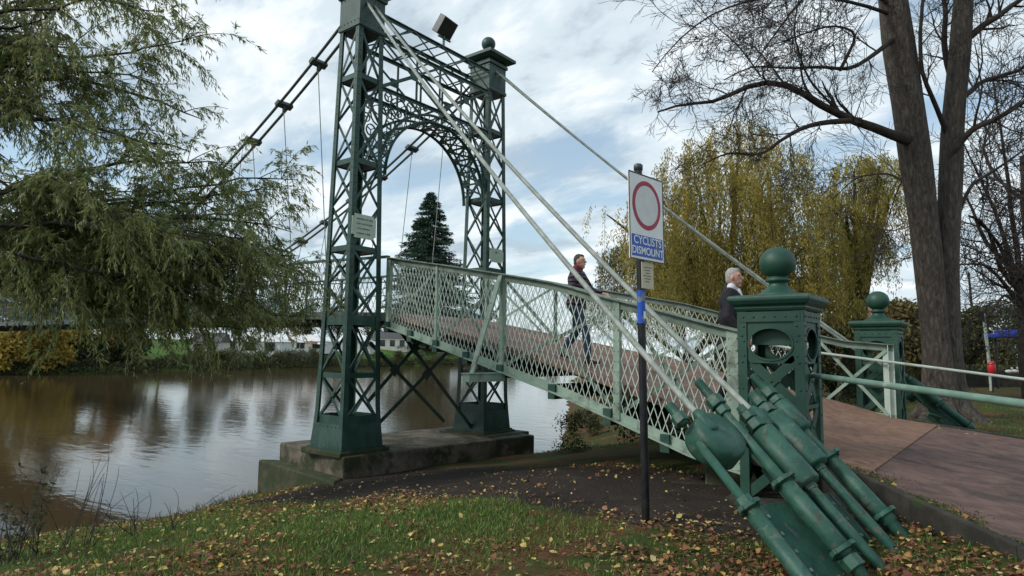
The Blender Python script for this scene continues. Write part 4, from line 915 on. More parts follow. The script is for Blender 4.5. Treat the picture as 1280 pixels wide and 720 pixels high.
# --- big green willow overhanging from the left
wb = V(-9.9, -8.7, float(gz(-9.9, -8.7))-.1)
wt = empty('willow_tree', wb, 'large olive green willow overhanging the river from the left bank', 'tree')
hub = at(-210, 350, 9.2); o_ = []
q, r_ = thick([wb, wb+V(-.2, .3, 1.5), hub], [.5, .42, .36], n=14); mb = MB(); bumpy(mb, q, r_, 18, .06)
mb.build('trunk', M['bark'], wt)
TG = [(250, 40, 9.6), (205, 15, 9.0), (222, 105, 10), (255, 150, 10.6), (238, 190, 9.4), (292, 205, 10), (340, 232, 10.8), (372, 225, 11.2), (365, 290, 10.6), (380, 335, 11.2), (345, 375, 10.2), (300, 330, 9.8), (318, 270, 11.4), (262, 300, 9.2), (240, 365, 9.6), (180, 300, 8.8), (178, 240, 9.8), (150, 180, 9), (130, 110, 10.4), (120, 60, 9), (60, 15, 9.4), (50, 90, 9.8), (60, 150, 9), (90, 220, 9.2), (40, 280, 9.6), (225, 400, 10.4), (110, -40, 9.4), (190, -50, 9.8), (20, -60, 9.2), (10, 200, 9), (200, 340, 10.4), (120, 275, 10.6), (290, 385, 10.8), (315, 415, 10.8), (0, 40, 10.5), (-20, 130, 9.3), (160, 5, 10.6), (90, 190, 10.8), (330, 300, 9.7), (210, 270, 10.7), (280, 250, 10.3), (355, 330, 10.4), (325, 350, 11), (270, 375, 10.2), (385, 360, 11.3), (205, 310, 10.2), (215, 335, 10.8), (245, 345, 11), (280, 350, 11.2), (315, 380, 10.4), (350, 395, 11), (395, 395, 11.6), (240, 390, 10.6), (200, 375, 10), (335, 320, 11.4), (375, 320, 11)]
hub2 = at(-240, 110, 9.6); LP = []; LD = []
wp = [(bez(hub, (hub+hub2)/2+V(.1, .1, 0), hub2, 9), np.linspace(.2, .12, 9))]
for (u, v_, t) in TG:
    e = at(u, v_, t); c = (hub+e)/2+V(rng.normal()*.25, rng.normal()*.25, .5+.25*rng.normal()); hb = hub if v_ > 200 else hub2
    c = (hb+e)/2+V(rng.normal()*.35, rng.normal()*.35, .75+.45*rng.normal()); q = wob(bez(hb, c, e, 18), .22)
    r0 = .028+.03*rng.random(); rr = r0*(1-np.linspace(0, 1, 18))**.75+.006; wp.append((q, rr))
    L_ = np.linalg.norm(e-hub)
    for k in range(15 if v_ > 230 and u < 260 else 20):
        i = int(rng.uniform(.34, 1)**.8*17); p = q[i]; dd = nrm(q[min(i+1, 17)]-q[max(i-1, 0)])
        d = nrm(dd*.7+rng.normal(size=3)*.8+V(0, 0, .12)); l2 = rng.uniform(.35, .95)*(.75+.35*i/17)
        s2 = bez(p, p+d*l2*.55+V(0, 0, .06), p+d*l2+V(0, 0, -.15*l2), 7); wp.append((s2, np.linspace(.008, .003, 7)))
        for k2 in range(11):
            j = rng.integers(1, 7); p2 = s2[j]; d2 = nrm(d+rng.normal(size=3)*.6+V(0, 0, -.25)); l3 = rng.uniform(.15, .55); s3 = bez(p2, p2+d2*l3*.6, p2+d2*l3*.8+V(0, 0, -.5*l3), 4)
            wp.append((s3, np.linspace(.003, .0018, 4)))
            m_ = int(l3/.020); tt_ = rng.random(m_)[:, None]; pp = (1-tt_)**2*s3[0]+2*tt_*(1-tt_)*s3[1]+tt_**2*s3[3]
            ld = nrm(s3[3]-s3[0])*.8+rng.normal(size=(m_, 3))*.42+V(0, 0, -.45); LP.append(pp); LD.append(ld)
LP = np.concatenate(LP); LD = np.concatenate(LD); n = len(LP)
lowf = np.clip((LP[:, 2]-1)/5, 0, 1)[:, None]
C_ = pal(n, [(.20, .25, .08), (.26, .29, .11), (.14, .19, .06), (.34, .32, .11), (.26, .32, .18)], .25)
C_[rng.random(n) < .05] = (.22, .19, .05)
twigs_mesh('branches', [x for x in wp if x[1][0] > .0035], M['twig'], wt, k=4)
leaves('foliage', LP, LD, rng.uniform(.07, .13, n), rng.uniform(.012, .020, n), C_, M['leafg'], wt)
print('willow leaves', n)
# --- golden weeping willows
def weeper(b, lab, lumps, cols, trunk_r, dens, trunkmat='darkbark', lf=(.09, .16)):
    r = empty('weeping_willow', b, lab, 'tree', 'weeping willows beyond the bridge'); tp = []; P = []; D = []; sp = []
    tops = np.mean([l[0] for l in lumps], 0); fork = b+V(0, 0, max(1.5, (tops[2]-b[2])*.35)); q = wob(bez(b, b+V(.1, 0, 1), fork, 8), .05); tp.append((q, np.linspace(trunk_r, trunk_r*.75, 8)))
    for c, R, ln_, *dm in lumps:
        q = wob(bez(fork, (fork+c)/2+V(0, 0, .8), c, 12), .15); tp.append((q, np.linspace(trunk_r*.4, .02, 12)))
        ns = int(dens*R*R*150*(dm[0] if dm else 1))
        for k in range(ns):
            a = rng.uniform(0, 2*np.pi)+.35*math.sin(k*.37); ph = math.acos(rng.uniform(.0, 1)); a = round(a*3.2)/3.2+rng.normal()*.13; dirv = V(math.cos(a)*math.sin(ph), math.sin(a)*math.sin(ph), math.cos(ph)*.75); p = c+dirv*R*rng.uniform(.75, 1.08)
            L_ = ln_*rng.uniform(.12, 1.0)**.6*1.3; e = p+V(dirv[0]*.25, dirv[1]*.25, -L_); mid = p+V(dirv[0]*.3, dirv[1]*.3, -L_*.25)+rng.normal(size=3)*.08
            if k % 9 == 0: sp.append((bez(c+(p-c)*.3, p, e, 7), np.linspace(.01, .004, 7)))
            m_ = int(L_*34); t = rng.random(m_)[:, None]; pp = (1-t)**2*p+2*t*(1-t)*mid+t*t*e+rng.normal(size=(m_, 3))*.05
            P.append(pp); D.append(V(0, 0, -1)+rng.normal(size=(m_, 3))*.45)
    P_n = [len(x_) for x_ in P]; P = np.concatenate(P); D = np.concatenate(D); n = len(P); C_ = pal(n, cols, .3)*.55+.45*np.repeat(pal(len(P_n), cols, .3), P_n, 0)
    twigs_mesh('trunk', tp, M[trunkmat], r, k=9); twigs_mesh('hanging_shoots', sp, M['twig'], r, k=3); leaves('foliage', P, D, rng.uniform(*lf, n), rng.uniform(.022, .038, n), C_, M['leafy'], r); return n
gc = [(.50, .39, .085), (.39, .34, .085), (.24, .26, .07), (.62, .46, .095), (.39, .30, .10), (.17, .19, .06)]
D2 = 21.5
lm = [(at(925, 178, D2), 1.15, 3.0, .7), (at(868, 212, D2-.8), 1.2, 3.0, .75), (at(962, 215, D2-.5), 1.3, 3.2, .8), (at(828, 250, D2), 1.05, 2.8, .6), (at(995, 262, D2-.6), 1.15, 3.0, .8), (at(1022, 300, D2+.4), .9, 2.6, .8), (at(900, 255, D2-1.5), 1.6, 3.2, .7), (at(845, 305, D2-1.5), 1.4, 2.2, .65), (at(955, 315, D2-1.5), 1.6, 2.0, .75), (at(790, 292, D2), .9, 2.2, .22), (at(1010, 345, D2-1), 1.0, 1.4, .9), (at(900, 345, D2-.5), 2.0, 1.8, .6), (at(758, 268, D2+1), .7, 1.8, .10), (at(810, 262, D2+1), .9, 2.0, .3), (at(870, 372, D2-2), 1.2, 1.3, .8), (at(935, 378, D2-2.5), 1.2, 1.2, .8), (at(1000, 372, D2-2), 1.1, 1.3, .9), (at(1040, 385, D2-1.5), .9, 1.2, .9)]
b = at(905, 480, D2); b[2] = float(gz(b[0], b[1])); print('weeper A', b, weeper(b, 'broad golden green weeping willow behind the sign and the white haired person', lm, gc, .42, .5))
D3 = 23
lm = [(at(1042, 250, D3+.5), .6, 2.6), (at(1068, 212, D3), .75, 3.2), (at(1100, 208, D3), .65, 3.0), (at(1056, 262, D3-.5), .65, 2.6), (at(1104, 250, D3-.5), .6, 1.4), (at(1048, 320, D3), .7, 1.6), (at(1124, 222, D3+.5), .35, 1.2), (at(1075, 310, D3), .9, 1.4)]
b = at(1072, 475, D3); b[2] = float(gz(b[0], b[1])); weeper(b, 'narrower weeping willow directly left of the massive bare trunk', lm, gc[:4]+[(.12, .14, .04)], .55, .8)
D4 = 27
lm = [(at(790, 330, D4), 1.3, 2.6), (at(850, 340, D4), 1.6, 2.6), (at(1010, 375, D4-2), 1.5, 1.6), (at(745, 385, D4+4), .9, 1.4), (at(950, 375, D4), 1.8, 2)]
b = at(860, 475, D4); b[2] = float(gz(b[0], b[1])); weeper(b, 'dull green willow foliage low behind the parapet and the golden willow', lm, [(.07, .085, .03), (.12, .11, .04), (.16, .14, .05)], .3, .7)
# --- generic leafy crowns
def crown_tree(name, b, h, rad, lab, cols, nleaf, leaf, cat='tree', group=None, trunk=.25, lumps=9, z0=.3, mat='leaff', tw_=True, shape=1.0):
    r = empty(name, b, lab, cat, group); cs_ = []; tp = []
    for k in range(lumps):
        a = rng.uniform(0, 2*np.pi); z = rng.uniform(z0, .88); rr = rad*(1-abs(z-.5)*.9)*rng.uniform(.1, .75)
        cs_.append((b+V(rr*math.cos(a), rr*math.sin(a), h*z), rad*rng.uniform(.3, .52)*shape))
    cs_.append((b+V(0, 0, h*.8), rad*.35)); P = []; n1 = nleaf//len(cs_)
    for c, R in cs_:
        d = nrm(rng.normal(size=(n1, 3))); q = c+d*R*(rng.random((n1, 1))**.35)*V(1, 1, .85)*rng.uniform(.8, 1.15, (n1, 1)); P.append(q)
        if tw_: tp.append((wob(bez(b+V(0, 0, h*.12), b*.5+c*.5+V(0, 0, .3), c, 7), .05*h*.1), np.linspace(trunk*.5, .03, 7)))
    P = np.concatenate(P); P = P[P[:, 2] > b[2]+.02]; n = len(P)
    if tw_:
        tp.append((np.array([b-V(0, 0, .2), b+V(0, 0, h*.2), b+V(0, 0, h*.4)]), np.array([trunk, trunk*.8, trunk*.6]))); twigs_mesh('trunk', tp, M['darkbark'], r, k=6)
    cl = np.repeat(pal(len(cs_), cols, .2), n1, 0)[:n] if len(P) == n1*len(cs_) else pal(n, cols, .2)
    leaves('crown', P, rng.normal(size=(n, 3))+V(0, 0, -.3), rng.uniform(leaf*.6, leaf*1.3, n), rng.uniform(leaf*.3, leaf*.6, n), (cl*.6+pal(n, cols, .3)*.4), M[mat], r); return r
# conifer on far bank seen through the arch
cb, ct = fb(536, 0, 16); hgt = 1.07+(437-238)/FPX*ct-cb[2]
r = empty('conifer_tree', cb, 'dark blue green conifer with layered boughs framed by the tower arch', 'tree'); tp = [(np.array([cb, cb+V(0, 0, hgt)]), np.array([.5, .04]))]; P = []; D = []
for k in range(420):
    f = k/420; z = hgt*(.06+.94*f**.92); Rr = (1-f)**.85*hgt*.36*rng.uniform(.7, 1.15)+.5; a = rng.uniform(0, 2*np.pi); d = V(math.cos(a), math.sin(a), 0); p = cb+V(0, 0, z); e = p+d*Rr+V(0, 0, -.12*Rr+.1); s3 = bez(p, p+d*Rr*.5+V(0, 0, .10*Rr), e, 6); tp.append((s3, np.linspace(.06, .02, 6)))
    m_ = int(Rr*26)+8; t = rng.random(m_)[:, None]**.8; w_ = (rng.normal(size=(m_, 1))*.22*Rr*(1-.7*t)); pp = p*(1-t)+e*t+V(-d[1], d[0], 0)*w_+V(0, 0, 1)*rng.normal(size=(m_, 1))*.12; P.append(pp); D.append(d*.6+V(-d[1], d[0], 0)*np.sign(w_)*.5+V(0, 0, -.25)+rng.normal(size=(m_, 3))*.25)
P = np.concatenate(P); D = np.concatenate(D); n = len(P); twigs_mesh('trunk', tp, M['darkbark'], r, k=5)
leaves('foliage', P, D, rng.uniform(.5, 1.0, n), rng.uniform(.12, .26, n), pal(n, [(.035, .08, .045), (.05, .10, .055), (.025, .055, .035)], .25), M['leaff'], r)
dg = [(.03, .05, .016), (.05, .07, .02), (.022, .035, .013)]; yl = [(.48, .32, .05), (.34, .25, .05), (.18, .17, .04)]; og = [(.42, .20, .05), (.32, .19, .05), (.16, .12, .03)]; ol = [(.07, .075, .025), (.11, .10, .035), (.05, .055, .02)]; pv = [(.12, .14, .09), (.17, .18, .12), (.08, .10, .06)]
FT = [(-60, 6, 15, 5, dg, 'dark green tree on the far bank at the left edge of the view'), (20, 5, 11, 4.5, yl, 'yellow autumn tree on the far bank at the far left'), (70, 8, 16, 5, dg, 'tall dark green tree behind the yellow trees on the far bank'), (105, 4, 8, 3.8, yl, 'golden yellow bushy tree on the far bank left of the lawn'), (140, 5, 9.5, 3.6, og, 'orange tinted tree next to the golden bushy tree on the far bank'),
      (165, 2.5, 5.5, 3.4, dg, 'low dark green tree at the water edge left of the lawn'), (15, 1.2, 4.2, 3.2, yl, 'yellow olive bushy tree low on the far shore at left edge'), (60, 1.2, 6.0, 3.6, yl, 'bright yellow bush tree overhanging the far shore at left'), (115, 1.5, 3.6, 2.6, dg, 'rounded dark bush tree on the far shore below the golden tree'), (205, 40, 14, 6, ol, 'olive tree standing behind the far lawn'), (255, 55, 15, 6, pv, 'pale grey green tree behind the marquees on the far bank'), (300, 60, 13, 6, dg, 'dark tree behind the left marquee'),
      (345, 50, 14, 6, pv, 'pale tree behind the white marquees left of tower'), (385, 60, 13, 6, ol, 'olive tree just left of the tower on the far bank'), (425, 55, 12, 5, dg, 'dark tree seen through the tower leg lattice'), (470, 60, 10, 5, ol, 'olive tree left of the conifer beneath the arch'), (590, 55, 9, 5, pv, 'pale tree right of the conifer, seen through the far tower leg'), (640, 60, 10, 5, dg, 'dark tree seen through the lattice parapet on the far bank'), (690, 50, 10, 5, ol, 'olive tree seen above the deck through the parapet'), (505, 30, 6, 3.5, pv, 'small greyish tree left of the conifer base')]
for u, bk, h_, rd, cols, lab in FT:
    b, t = fb(u, 0, bk); crown_tree('far_tree', b-V(0, 0, .1), h_, rd, lab, cols, 5200, .5, group='trees on the far bank', trunk=.22, lumps=12, z0=.1 if bk < 9 else .25)
ORD = 'first second third fourth fifth sixth seventh eighth ninth tenth eleventh twelfth thirteenth fourteenth fifteenth sixteenth seventeenth eighteenth nineteenth twentieth'.split()
# shrubs along the far shore
for i, u in enumerate(list(range(240, 400, 14))+[478, 500, 525, 552, 660, 690]):
    b, t = fb(u, 0, 1.0+2.2*rng.random()); cols = [pv, ol, dg, ol, pv][i % 5]
    crown_tree('shore_shrub', b-V(0, 0, .1), rng.uniform(1.1, 2.4), rng.uniform(1.3, 2.2), ORD[i]+' low scrubby shrub from the left in the row along the far waterline', cols, 1500, .28, cat='shrub', group='scrub along the far waterline', trunk=.06, lumps=6, z0=.05, tw_=False, shape=1.2)
n = 60000; y_ = rng.uniform(-25, 190, n); bk = rng.gamma(2.0, .55, n)-.3; hh_ = (.35+.75*np.clip(.5+.5*np.sin(y_*.41)+.5*np.sin(y_*1.13+1), 0, 1.5))*np.exp(-np.abs(bk-.6)*.5)
x_ = np.interp(y_, FY, FX)-bk+.6*np.sin(y_*.35)+.4*np.sin(y_*.9); z_ = np.maximum(fbz(bk, y_), WZ)+hh_*rng.random(n)
leaves('bank_scrub', np.stack([x_, y_, z_], 1), rng.normal(size=(n, 3))*.6+V(0, 0, .6), rng.uniform(.2, .5, n), rng.uniform(.07, .16, n), pal(n, ol+dg+pv[:1]+[(.13, .09, .04)], .3), M['leaff']); tag(bpy.data.objects['bank_scrub'], 'low scrub and reeds along the far waterline', 'scrub', kind='stuff')
# ------------------------------------------------------------------ far bank buildings
def gable(name, u, bk, wd, dp, hw_, hr_, wm, rm, lab, cat, ang=0, doors=0):
    b, t = fb(u, 0, bk); r = empty(name, b, lab, cat); a = YAW+ang; X = V(math.cos(a), math.sin(a), 0); Y = V(-math.sin(a), math.cos(a), 0); Z = V(0, 0, 1)
    MB().box(b+Z*(hw_/2-.3), (wd, dp, hw_+.6), (X, Y, Z)).build('wall', M[wm], r)
    e = .25; mb = MB(); P = [b+X*sx_*(wd/2+e)+Y*sy_*(dp/2+e)+Z*(hw_+.01) for sx_ in (-1, 1) for sy_ in (-1, 1)]+[b+X*sx_*(wd/2*(.25 if cat == 'marquee' else 1)+(0 if cat == 'marquee' else e))+Z*(hw_+hr_) for sx_ in (-1, 1)]
    mb.add(P, [(0, 2, 5, 4), (1, 4, 5, 3), (0, 4, 1), (2, 3, 5), (0, 1, 3, 2)]); mb.build('roof', M[rm], r)
    n = 3 if cat == 'marquee' else max(2, int(wd/2.2))
    for k in range(n):
        c = b+X*(-wd/2+wd*(k+.5)/n)-Y*(dp/2+.02)+Z*(hw_*.55); MB().box(c, (wd/n*.5, .06, hw_*(.55 if not doors else .7)), (X, Y, Z)).build('window', M['glass'], r)
    return r
gable('boathouse', 268, 9, 4.2, 5, 1.9, 1.5, 'wall', 'slate', 'white walled hut with dark hipped roof at left of the far marquees', 'hut', .1)
gable('marquee', 325, 10, 10, 6, 1.9, 1.7, 'tent', 'tent', 'large white marquee on the far bank behind shoreline shrubs', 'marquee', doors=1)
gable('marquee', 385, 12, 9, 6, 1.7, 1.3, 'tent', 'tent', 'white marquee on the far bank just left of the tower leg', 'marquee', doors=1)
gable('marquee', 445, 12, 8, 6, 2.0, 1.0, 'tent', 'tent', 'white canopy seen through the lattice of the nearer tower leg', 'marquee', doors=1)
gable('riverside_house', 490, 16, 9, 7, 2.6, 1.6, 'wall', 'slate', 'cream low building seen under the deck between the tower legs', 'house')
gable('riverside_house', 545, 20, 8, 7, 2.4, 1.6, 'tent', 'slate', 'white low building right of the cream one under the deck', 'house')
for i, u in enumerate((366, 378, 392, 404, 462, 470)):
    b, t = fb(u, 0, 7.5); r = empty('patio_umbrella', b, ('white' if i % 2 else 'red')+' parasol on the far bank terrace, '+ORD[i]+' from the left', 'parasol', 'parasols on the far terrace'); MB().tube([b, b+V(0, 0, 2.6)], .04, 6).build('pole', M['white'], r)
    MB().lathe(b, [(1.3, 2.0), (.7, 2.35), (.05, 2.6)], 8, smooth=False).build('canopy', M['tent' if i % 2 else 'brick'], r)
# ------------------------------------------------------------------ right background
def rb(u, v_, t): p = at(u, v_, t); p[2] = float(gz(p[0], p[1])); return p
b = rb(1086, 470, 62); r = empty('brick_house', b, 'house with reddish brown roof glimpsed above the farther pillar', 'house'); a = YAW+.3; X = V(math.cos(a), math.sin(a), 0); Y = V(-math.sin(a), math.cos(a), 0); Z = V(0, 0, 1)
MB().box(b+Z*1.9, (6.5, 6, 3.8), (X, Y, Z)).build('wall', M['brick'], r)
mb = MB(); P = [b+X*sx_*3.5+Y*sy_*3.3+Z*3.81 for sx_ in (-1, 1) for sy_ in (-1, 1)]+[b+Y*sy_*3.3+Z*6.6 for sy_ in (-1, 1)]; mb.add(P, [(0, 1, 5, 4), (2, 4, 5, 3), (0, 4, 2), (1, 3, 5), (0, 2, 3, 1)]); mb.build('roof', M['roof'], r)
MB().box(b+Z*6.6+Y*1.5, (.6, .6, 1.2), (X, Y, Z)).build('chimney', M['brick'], r)
for s in (-1, 1): MB().box(b-Y*3.02+X*s*1.6+Z*2.4, (.9, .06, 1.2), (X, Y, Z)).build('window', M['glass'], r)
for i, (u, t, h_, rd, cols, lab) in enumerate(((1110, 22, 2.6, 1.6, ol, 'brownish shrub left of the massive trunk behind the farther pillar'), (1040, 20, 2.4, 1.8, dg, 'dark shrub behind the far parapet left of the farther pillar'), (980, 19, 2.2, 1.8, ol, 'olive shrub behind the far parapet between the two pillars'), (1140, 30, 4.2, 2.2, [(.14, .11, .04), (.09, .09, .03)], 'brownish tall shrub just left of the massive trunk'), (1222, 40, 4.6, 2.6, ol, 'rounded olive shrub right of the massive trunk'), (1250, 55, 6.5, 3.5, pv, 'pale twiggy shrub behind the street lamp'), (1290, 50, 6, 3.5, dg, 'dark evergreen shrub behind the blue roofed shelter'), (1200, 55, 4.2, 3, ol, 'dark green shrub low behind the massive trunk'), (900, 17, 1.6, 1.6, ol, 'low olive shrub beyond the far parapet near the anchorage cables'), (820, 16, 1.5, 1.5, dg, 'low dark shrub beyond the far parapet left of the sign post'))):
    crown_tree('shrub', rb(u, 470, t), h_, rd, lab, cols, 6000, .10 if t < 25 else .28, cat='shrub', group='shrubs beyond the path', trunk=.08, lumps=9, z0=.12)
# hedge, wall, lamp, buoy, shelter
b = rb(1262, 462, 31); a = YAW-.05; X = V(math.cos(a), math.sin(a), 0); Y = V(-math.sin(a), math.cos(a), 0)
tag(MB().box(b+Z*.32, (7, .3, .95), (X, Y, Z)).build('low_wall', M['kerb'], base=b, bevel=.02), 'dark low wall behind the street lamp at right', 'wall')
hp = b+Y*1.6+X*rng.uniform(-7, 5, (14000, 1))+Y*rng.normal(size=(14000, 1))*.45+Z*(rng.random((14000, 1))**.8)*.95
leaves('hedge', hp, rng.normal(size=(14000, 3)), .16, .09, pal(14000, dg+ol, .25), M['leaff'], base=b+Y*1.6); tag(bpy.data.objects['hedge'], 'trimmed dark green hedge behind the low wall at right', 'hedge')
b = rb(1238, 468, 27); r = empty('street_lamp', b, 'slim pale lamp post with dark bent head beside the red lifebuoy case', 'street lamp')
top = at(1229, 392, 27); q = bez(b, b+V(0, 0, 1.2), top, 8); MB().tube(q, .06, 10).build('pole', M['railpale'], r)
mb = MB(); mb.beam(top+V(0, 0, -.3), top+V(-.05, -.05, .12), .17, .14, (1, 0, 0)); mb.build('lamp_head', M['black'], r, bevel=.02)
b = rb(1240, 466, 26.4); r = empty('lifebuoy_case', b, 'red lifebuoy case on a short post next to the lamp post', 'lifebuoy'); MB().tube([b, b+V(0, 0, 1.0)], .03, 8).build('post', M['black'], r); MB().lathe(b+V(0, 0, .95), [(.08, -.28), (.13, -.24), (.15, 0), (.13, .24), (.06, .30)], 16).build('case', M['redplastic'], r)
b = rb(1290, 466, 28); r = empty('shelter', b, 'open shelter with flat blue roof on dark posts at the right edge', 'shelter'); X = R0; Y = V(-math.sin(YAW), math.cos(YAW), 0)
zt_ = at(1270, 422, 28)[2]
for s in (-1, 1):
    for s2 in (-1, 1): c = b+X*s*.9+Y*s2*.8; MB().tube([c, V(c[0], c[1], zt_)], .05, 8).build('post', M['black'], r)
MB().box(V(b[0], b[1], zt_+.1), (2.5, 2.2, .16), (X, Y, Z)).build('roof', M['blueroof'], r, bevel=.02); MB().box(V(b[0], b[1], zt_+.25), (1.9, 1.6, .14), (X, Y, Z)).build('roof_top', M['blueroof'], r, bevel=.02)
MB().box(b+Z*.45, (1.6, .4, .06), (X, Y, Z)).build('bench', M['darkbark'], r)
# birds resting on the grass
for k in range(4):
    b = rb(1262+k*7, 470, 29.2+.3*k); r = tag(MB().ball(b+Z*(.12+.62), .1, 12, (1.6, .8, .8)).ball(b+Z*.88+X*.13, .05, 10).build('gull', M['tent'], base=b), 'small white gull on the dark low wall at right, '+ORD[k]+' from the left', 'bird', 'gulls on the low wall')
# ------------------------------------------------------------------ ground cover
def scatter(n, x0, x1, y0, y1):
    x = rng.uniform(x0, x1, n); y = rng.uniform(y0, y1, n); return x, y
def clear(x, y):
    k = np.ones(len(x), bool); k &= ~((x > .3) & (y > nearY(x)-.14) & (y < farY(x)+.12)); k &= ~((x < -7.6) & (x > -11.2) & (y > -.1) & (y < 6)); k &= (x > np.interp(y, SY, SX)+.05)
    k &= ~((np.abs(x) < .5) & ((np.abs(y) < .5) | (np.abs(y-6.235) < .5))); k &= ~((x > -1) & (x < .35) & (y > .2) & (y < 5)); return k
def patch(x, y, s=1.0, ph=0): return np.sin(x*1.7*s+ph)+np.sin(y*2.1*s-x*.8+ph*2)+.8*np.sin(x*4.3*s+y*3.1+ph)+.5*np.sin(y*7.7*s-x*5.2+ph)
x, y = scatter(320000, -11, 3.2, -6, 1.0); k = clear(x, y)
xc, yc = scatter(42000, -4.5, 3.0, -7.3, -5.8); x = np.r_[x, xc]; y = np.r_[y, yc]; k = clear(x, y)
xb, yb = scatter(60000, -9.4, 6, 5.3, 20); kb = clear(xb, yb); x = np.r_[x[k], xb[kb]]; y = np.r_[y[k], yb[kb]]
pt = patch(x, y); keep = (track(x, y)+rng.normal(size=len(x))*.18 < .35) & (pt+rng.normal(size=len(x))*.9 > -1.0) & ~((x > -.9) & (x < 2.2) & (y > -3.4) & (y < 0) & (rng.random(len(x)) < .8))
x, y = x[keep], y[keep]; n = len(x); zg = gz(x, y); P = np.stack([x, y, zg-.005], 1)
hgt_ = rng.uniform(.025, .075, n)*(1+.6*(rng.random(n) < .05)); D = rng.normal(size=(n, 3))*.55+V(0, 0, 1); 
leaves('grass', P, D, hgt_, rng.uniform(.005, .010, n), pal(n, [(.085, .16, .03), (.12, .23, .045), (.17, .24, .055), (.06, .11, .022), (.22, .23, .08)], .3), M['grass']); tag(bpy.data.objects['grass'], 'short green grass on the river bank', 'grass', kind='stuff')
x, y = scatter(135000, -10.8, 3.2, -7.3, 1.5); k = clear(x, y); xb, yb = scatter(9000, -9, 7, 5.3, 16); kb = clear(xb, yb); x = np.r_[x[k], xb[kb]]; y = np.r_[y[k], yb[kb]]
hv_ = np.clip(.0-.45*patch(x, y, .55, 1.6), .045, .75); hv_ = np.maximum(hv_, np.where(y < .5, np.clip((x+1.2+.45*np.sin(y*3.1)+.25*np.sin(y*7.7+x*3))*1.1, 0, 1)*np.clip((y+3.9+.5*np.sin(x*3))*1.2, 0, 1), 0)); kd_ = nearY(x)-y; hv_ = np.where((x > .4) & (kd_ > 0) & (kd_ < .5), 1, hv_); hv_ = np.where(x < -6, np.maximum(hv_, .3), hv_); hv_ = hv_*(1-.93*track(x, y)); hv_ = np.where(y > 5, hv_*.5+.25*(x < -1), hv_)
k = rng.random(len(x)) < hv_; x, y = x[k], y[k]; n = len(x); print('litter', n)
P = np.stack([x, y, gz(x, y)+rng.uniform(.006, .04, n)], 1); D = rng.normal(size=(n, 3)); D[:, 2] *= .35
L_ = rng.gamma(5, .0066, n).clip(.012, .075); W_ = L_*rng.uniform(.6, .95, n)
D = nrm(D); S_ = nrm(np.cross(D, np.array((0, 0, 1.))+rng.normal(size=(n, 3))*.35)); Nn = np.cross(S_, D); cu = rng.uniform(-.1, .35, n)[:, None]*L_[:, None]
L1, W1 = L_[:, None], W_[:, None]
vs = np.stack([P, P+D*L1*.35+S_*W1*.5+Nn*cu, P+D*L1*.75+S_*W1*.34+Nn*cu, P+D*L1, P+D*L1*.75-S_*W1*.34+Nn*cu*.6, P+D*L1*.35-S_*W1*.5+Nn*cu*.6], 1).reshape(-1, 3)
cl_ = pal(n, [(.14, .055, .03), (.22, .10, .04), (.10, .04, .025), (.30, .17, .06), (.18, .07, .04)], .25); ye = rng.random(n) < np.clip(.40-.4*hv_[k], .13, .4); cl_[ye] = pal(int(ye.sum()), [(.50, .36, .08), (.46, .36, .12), (.5, .40, .2)], .15)
raw_mesh('fallen_leaves', vs, np.arange(6*n).reshape(n, 6), 6, M['litter'], col=np.repeat(cl_, 6, 0)); tag(bpy.data.objects['fallen_leaves'], 'brown and yellow fallen leaves over the grass', 'leaves', kind='stuff')
# a few leaves on path
x = rng.uniform(.5, 6, 60); y = nearY(x)+(farY(x)-nearY(x))*np.where(rng.random(60) < .5, rng.random(60)*.06, 1-rng.random(60)*.1); n = len(x)
leaves('path_leaves', np.stack([x, y, dkz(x)+.012], 1), rng.normal(size=(n, 3))*V(1, 1, .1), .06, .045, pal(n, [(.3, .12, .06), (.4, .25, .1)], .2), M['litter']); tag(bpy.data.objects['path_leaves'], 'scattered fallen leaves on the path edges', 'leaves', kind='stuff')
x = rng.uniform(.45, 4, 5200); dd_ = rng.gamma(1.6, .035, 5200)*np.clip(1.2+np.sin(x*9), .1, 2.2); x2 = x+dd_*.75; y2 = nearY(x)+dd_*.65+.01; n = len(x)
leaves('kerb_moss', np.stack([x2, y2, dkz(x2)+.004], 1), rng.normal(size=(n, 3))*.7+V(0, 0, .8), rng.uniform(.012, .03, n), .012, pal(n, [(.06, .10, .02), (.10, .12, .03), (.09, .07, .03)], .3), M['grass']); tag(bpy.data.objects['kerb_moss'], 'moss and tiny weeds along the inner edge of the kerb', 'moss', kind='stuff')
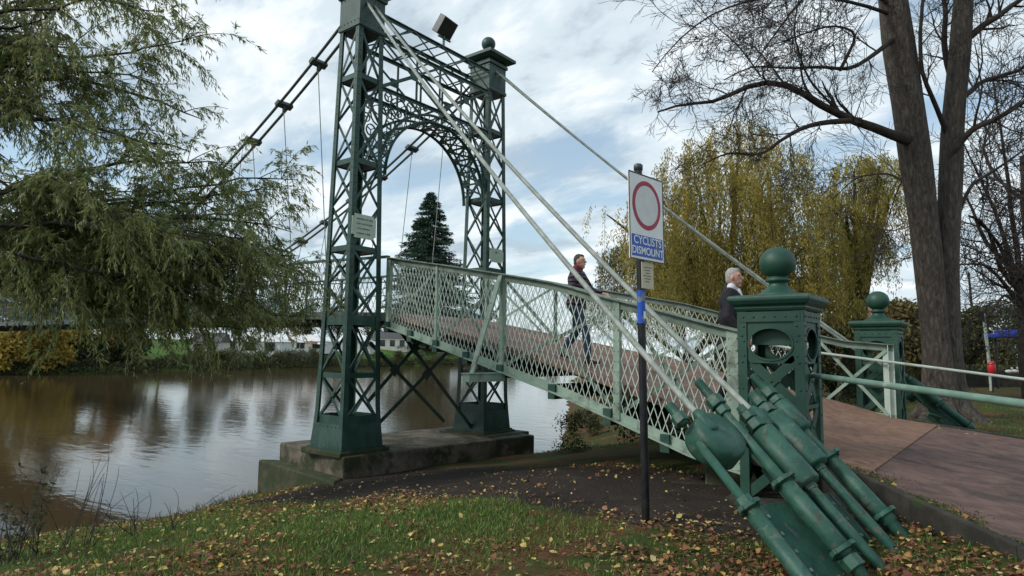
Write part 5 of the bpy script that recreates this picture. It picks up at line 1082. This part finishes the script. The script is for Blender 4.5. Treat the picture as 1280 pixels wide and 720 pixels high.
# ------------------------------------------------------------------ bank plants
def sprig(b, h_, ns, lab, cols, leafn=14, lsz=.05, grp='weeds on the river bank', wide=.3, name='bank_weed'):
    r = empty(name, b, lab, 'weed', grp); tp = []; P = []; D = []
    for k in range(ns):
        e = b+V(rng.normal()*wide, rng.normal()*wide, h_*rng.uniform(.5, 1.05)); q = bez(b+rng.normal(size=3)*.03*V(1, 1, 0), (b+e)/2+V(rng.normal()*.08, rng.normal()*.08, .1), e, 8); tp.append((q, np.linspace(.005, .002, 8)))
        if leafn:
            t = rng.uniform(.2, 1, leafn); i = (t*7).astype(int); P.append(q[i]+rng.normal(size=(leafn, 3))*.01); D.append(rng.normal(size=(leafn, 3))+V(0, 0, .3))
    twigs_mesh('stems', tp, M['twig'], r, k=3)
    if leafn: P = np.concatenate(P); leaves('leaves', P, np.concatenate(D), lsz, lsz*.5, pal(len(P), cols, .3), M['leafg'], r)
    return r
def shore(u, v_, dz=0):
    r = FWD+(u-640)/FPX*RGT-(v_-360)/FPX*UPV; best = None
    for t in np.arange(3, 60, .03):
        p = CAM+r*t
        if p[2] <= gz(p[0], p[1]): return V(p[0], p[1], float(gz(p[0], p[1])))
    return p
for i, (u, v_, h_, ns, lab) in enumerate(((20, 700, 1.0, 9, 'leafy dark weed at the lower left corner by the water'), (45, 695, .8, 7, 'second leafy weed right of the corner weed by the water'), (5, 705, .7, 8, 'small weed cut by the left edge of the view'))): sprig(shore(u, v_), h_, ns, lab, [(.05, .07, .03), (.08, .09, .04)], 8, .06)
for i, (u, v_, h_, lab) in enumerate(((78, 690, .9, 'thin bare stems on bank right of the leafy weeds'), (110, 685, 1.0, 'taller bare dry stems on the left bank'), (170, 672, .5, 'short dry stems on the bank left of the pier'), (215, 665, .4, 'tiny dry stems near the middle of the left bank'))): sprig(shore(u, v_), h_, 7, lab, dg, 0, .05, wide=.22)
for i, (u, v_) in enumerate(((720, 545), (735, 530), (750, 520), (715, 565), (765, 515), (740, 545))):
    b = shore(u, v_); crown_tree('bank_shrub', b-V(0, 0, .05), rng.uniform(.5, 1.0), rng.uniform(.4, .75), 'scrubby plant on the bank right of the pier slab, '+('leftmost and tallest one', 'behind the leftmost', 'in the middle', 'nearest the track', 'rightmost', 'in front of the rightmost')[i], ol+dg, 1100, .07, cat='shrub', group='scrub right of the pier slab', trunk=.02, lumps=6, z0=.05, tw_=False)
x, y = scatter(2600, -10.9, -10.0, -7, -.2); n = len(x); zz3 = gz(x, y); k = zz3 > WZ-.05; x, y, zz3 = x[k], y[k], zz3[k]; n = len(x)
leaves('shore_grass', np.stack([x, y, zz3], 1), rng.normal(size=(n, 3))*.4+V(0, 0, 1), rng.uniform(.08, .25, n), .009, pal(n, [(.06, .08, .02), (.12, .11, .04)], .3), M['grass']); tag(bpy.data.objects['shore_grass'], 'taller grass fringe at the water edge', 'grass', kind='stuff')
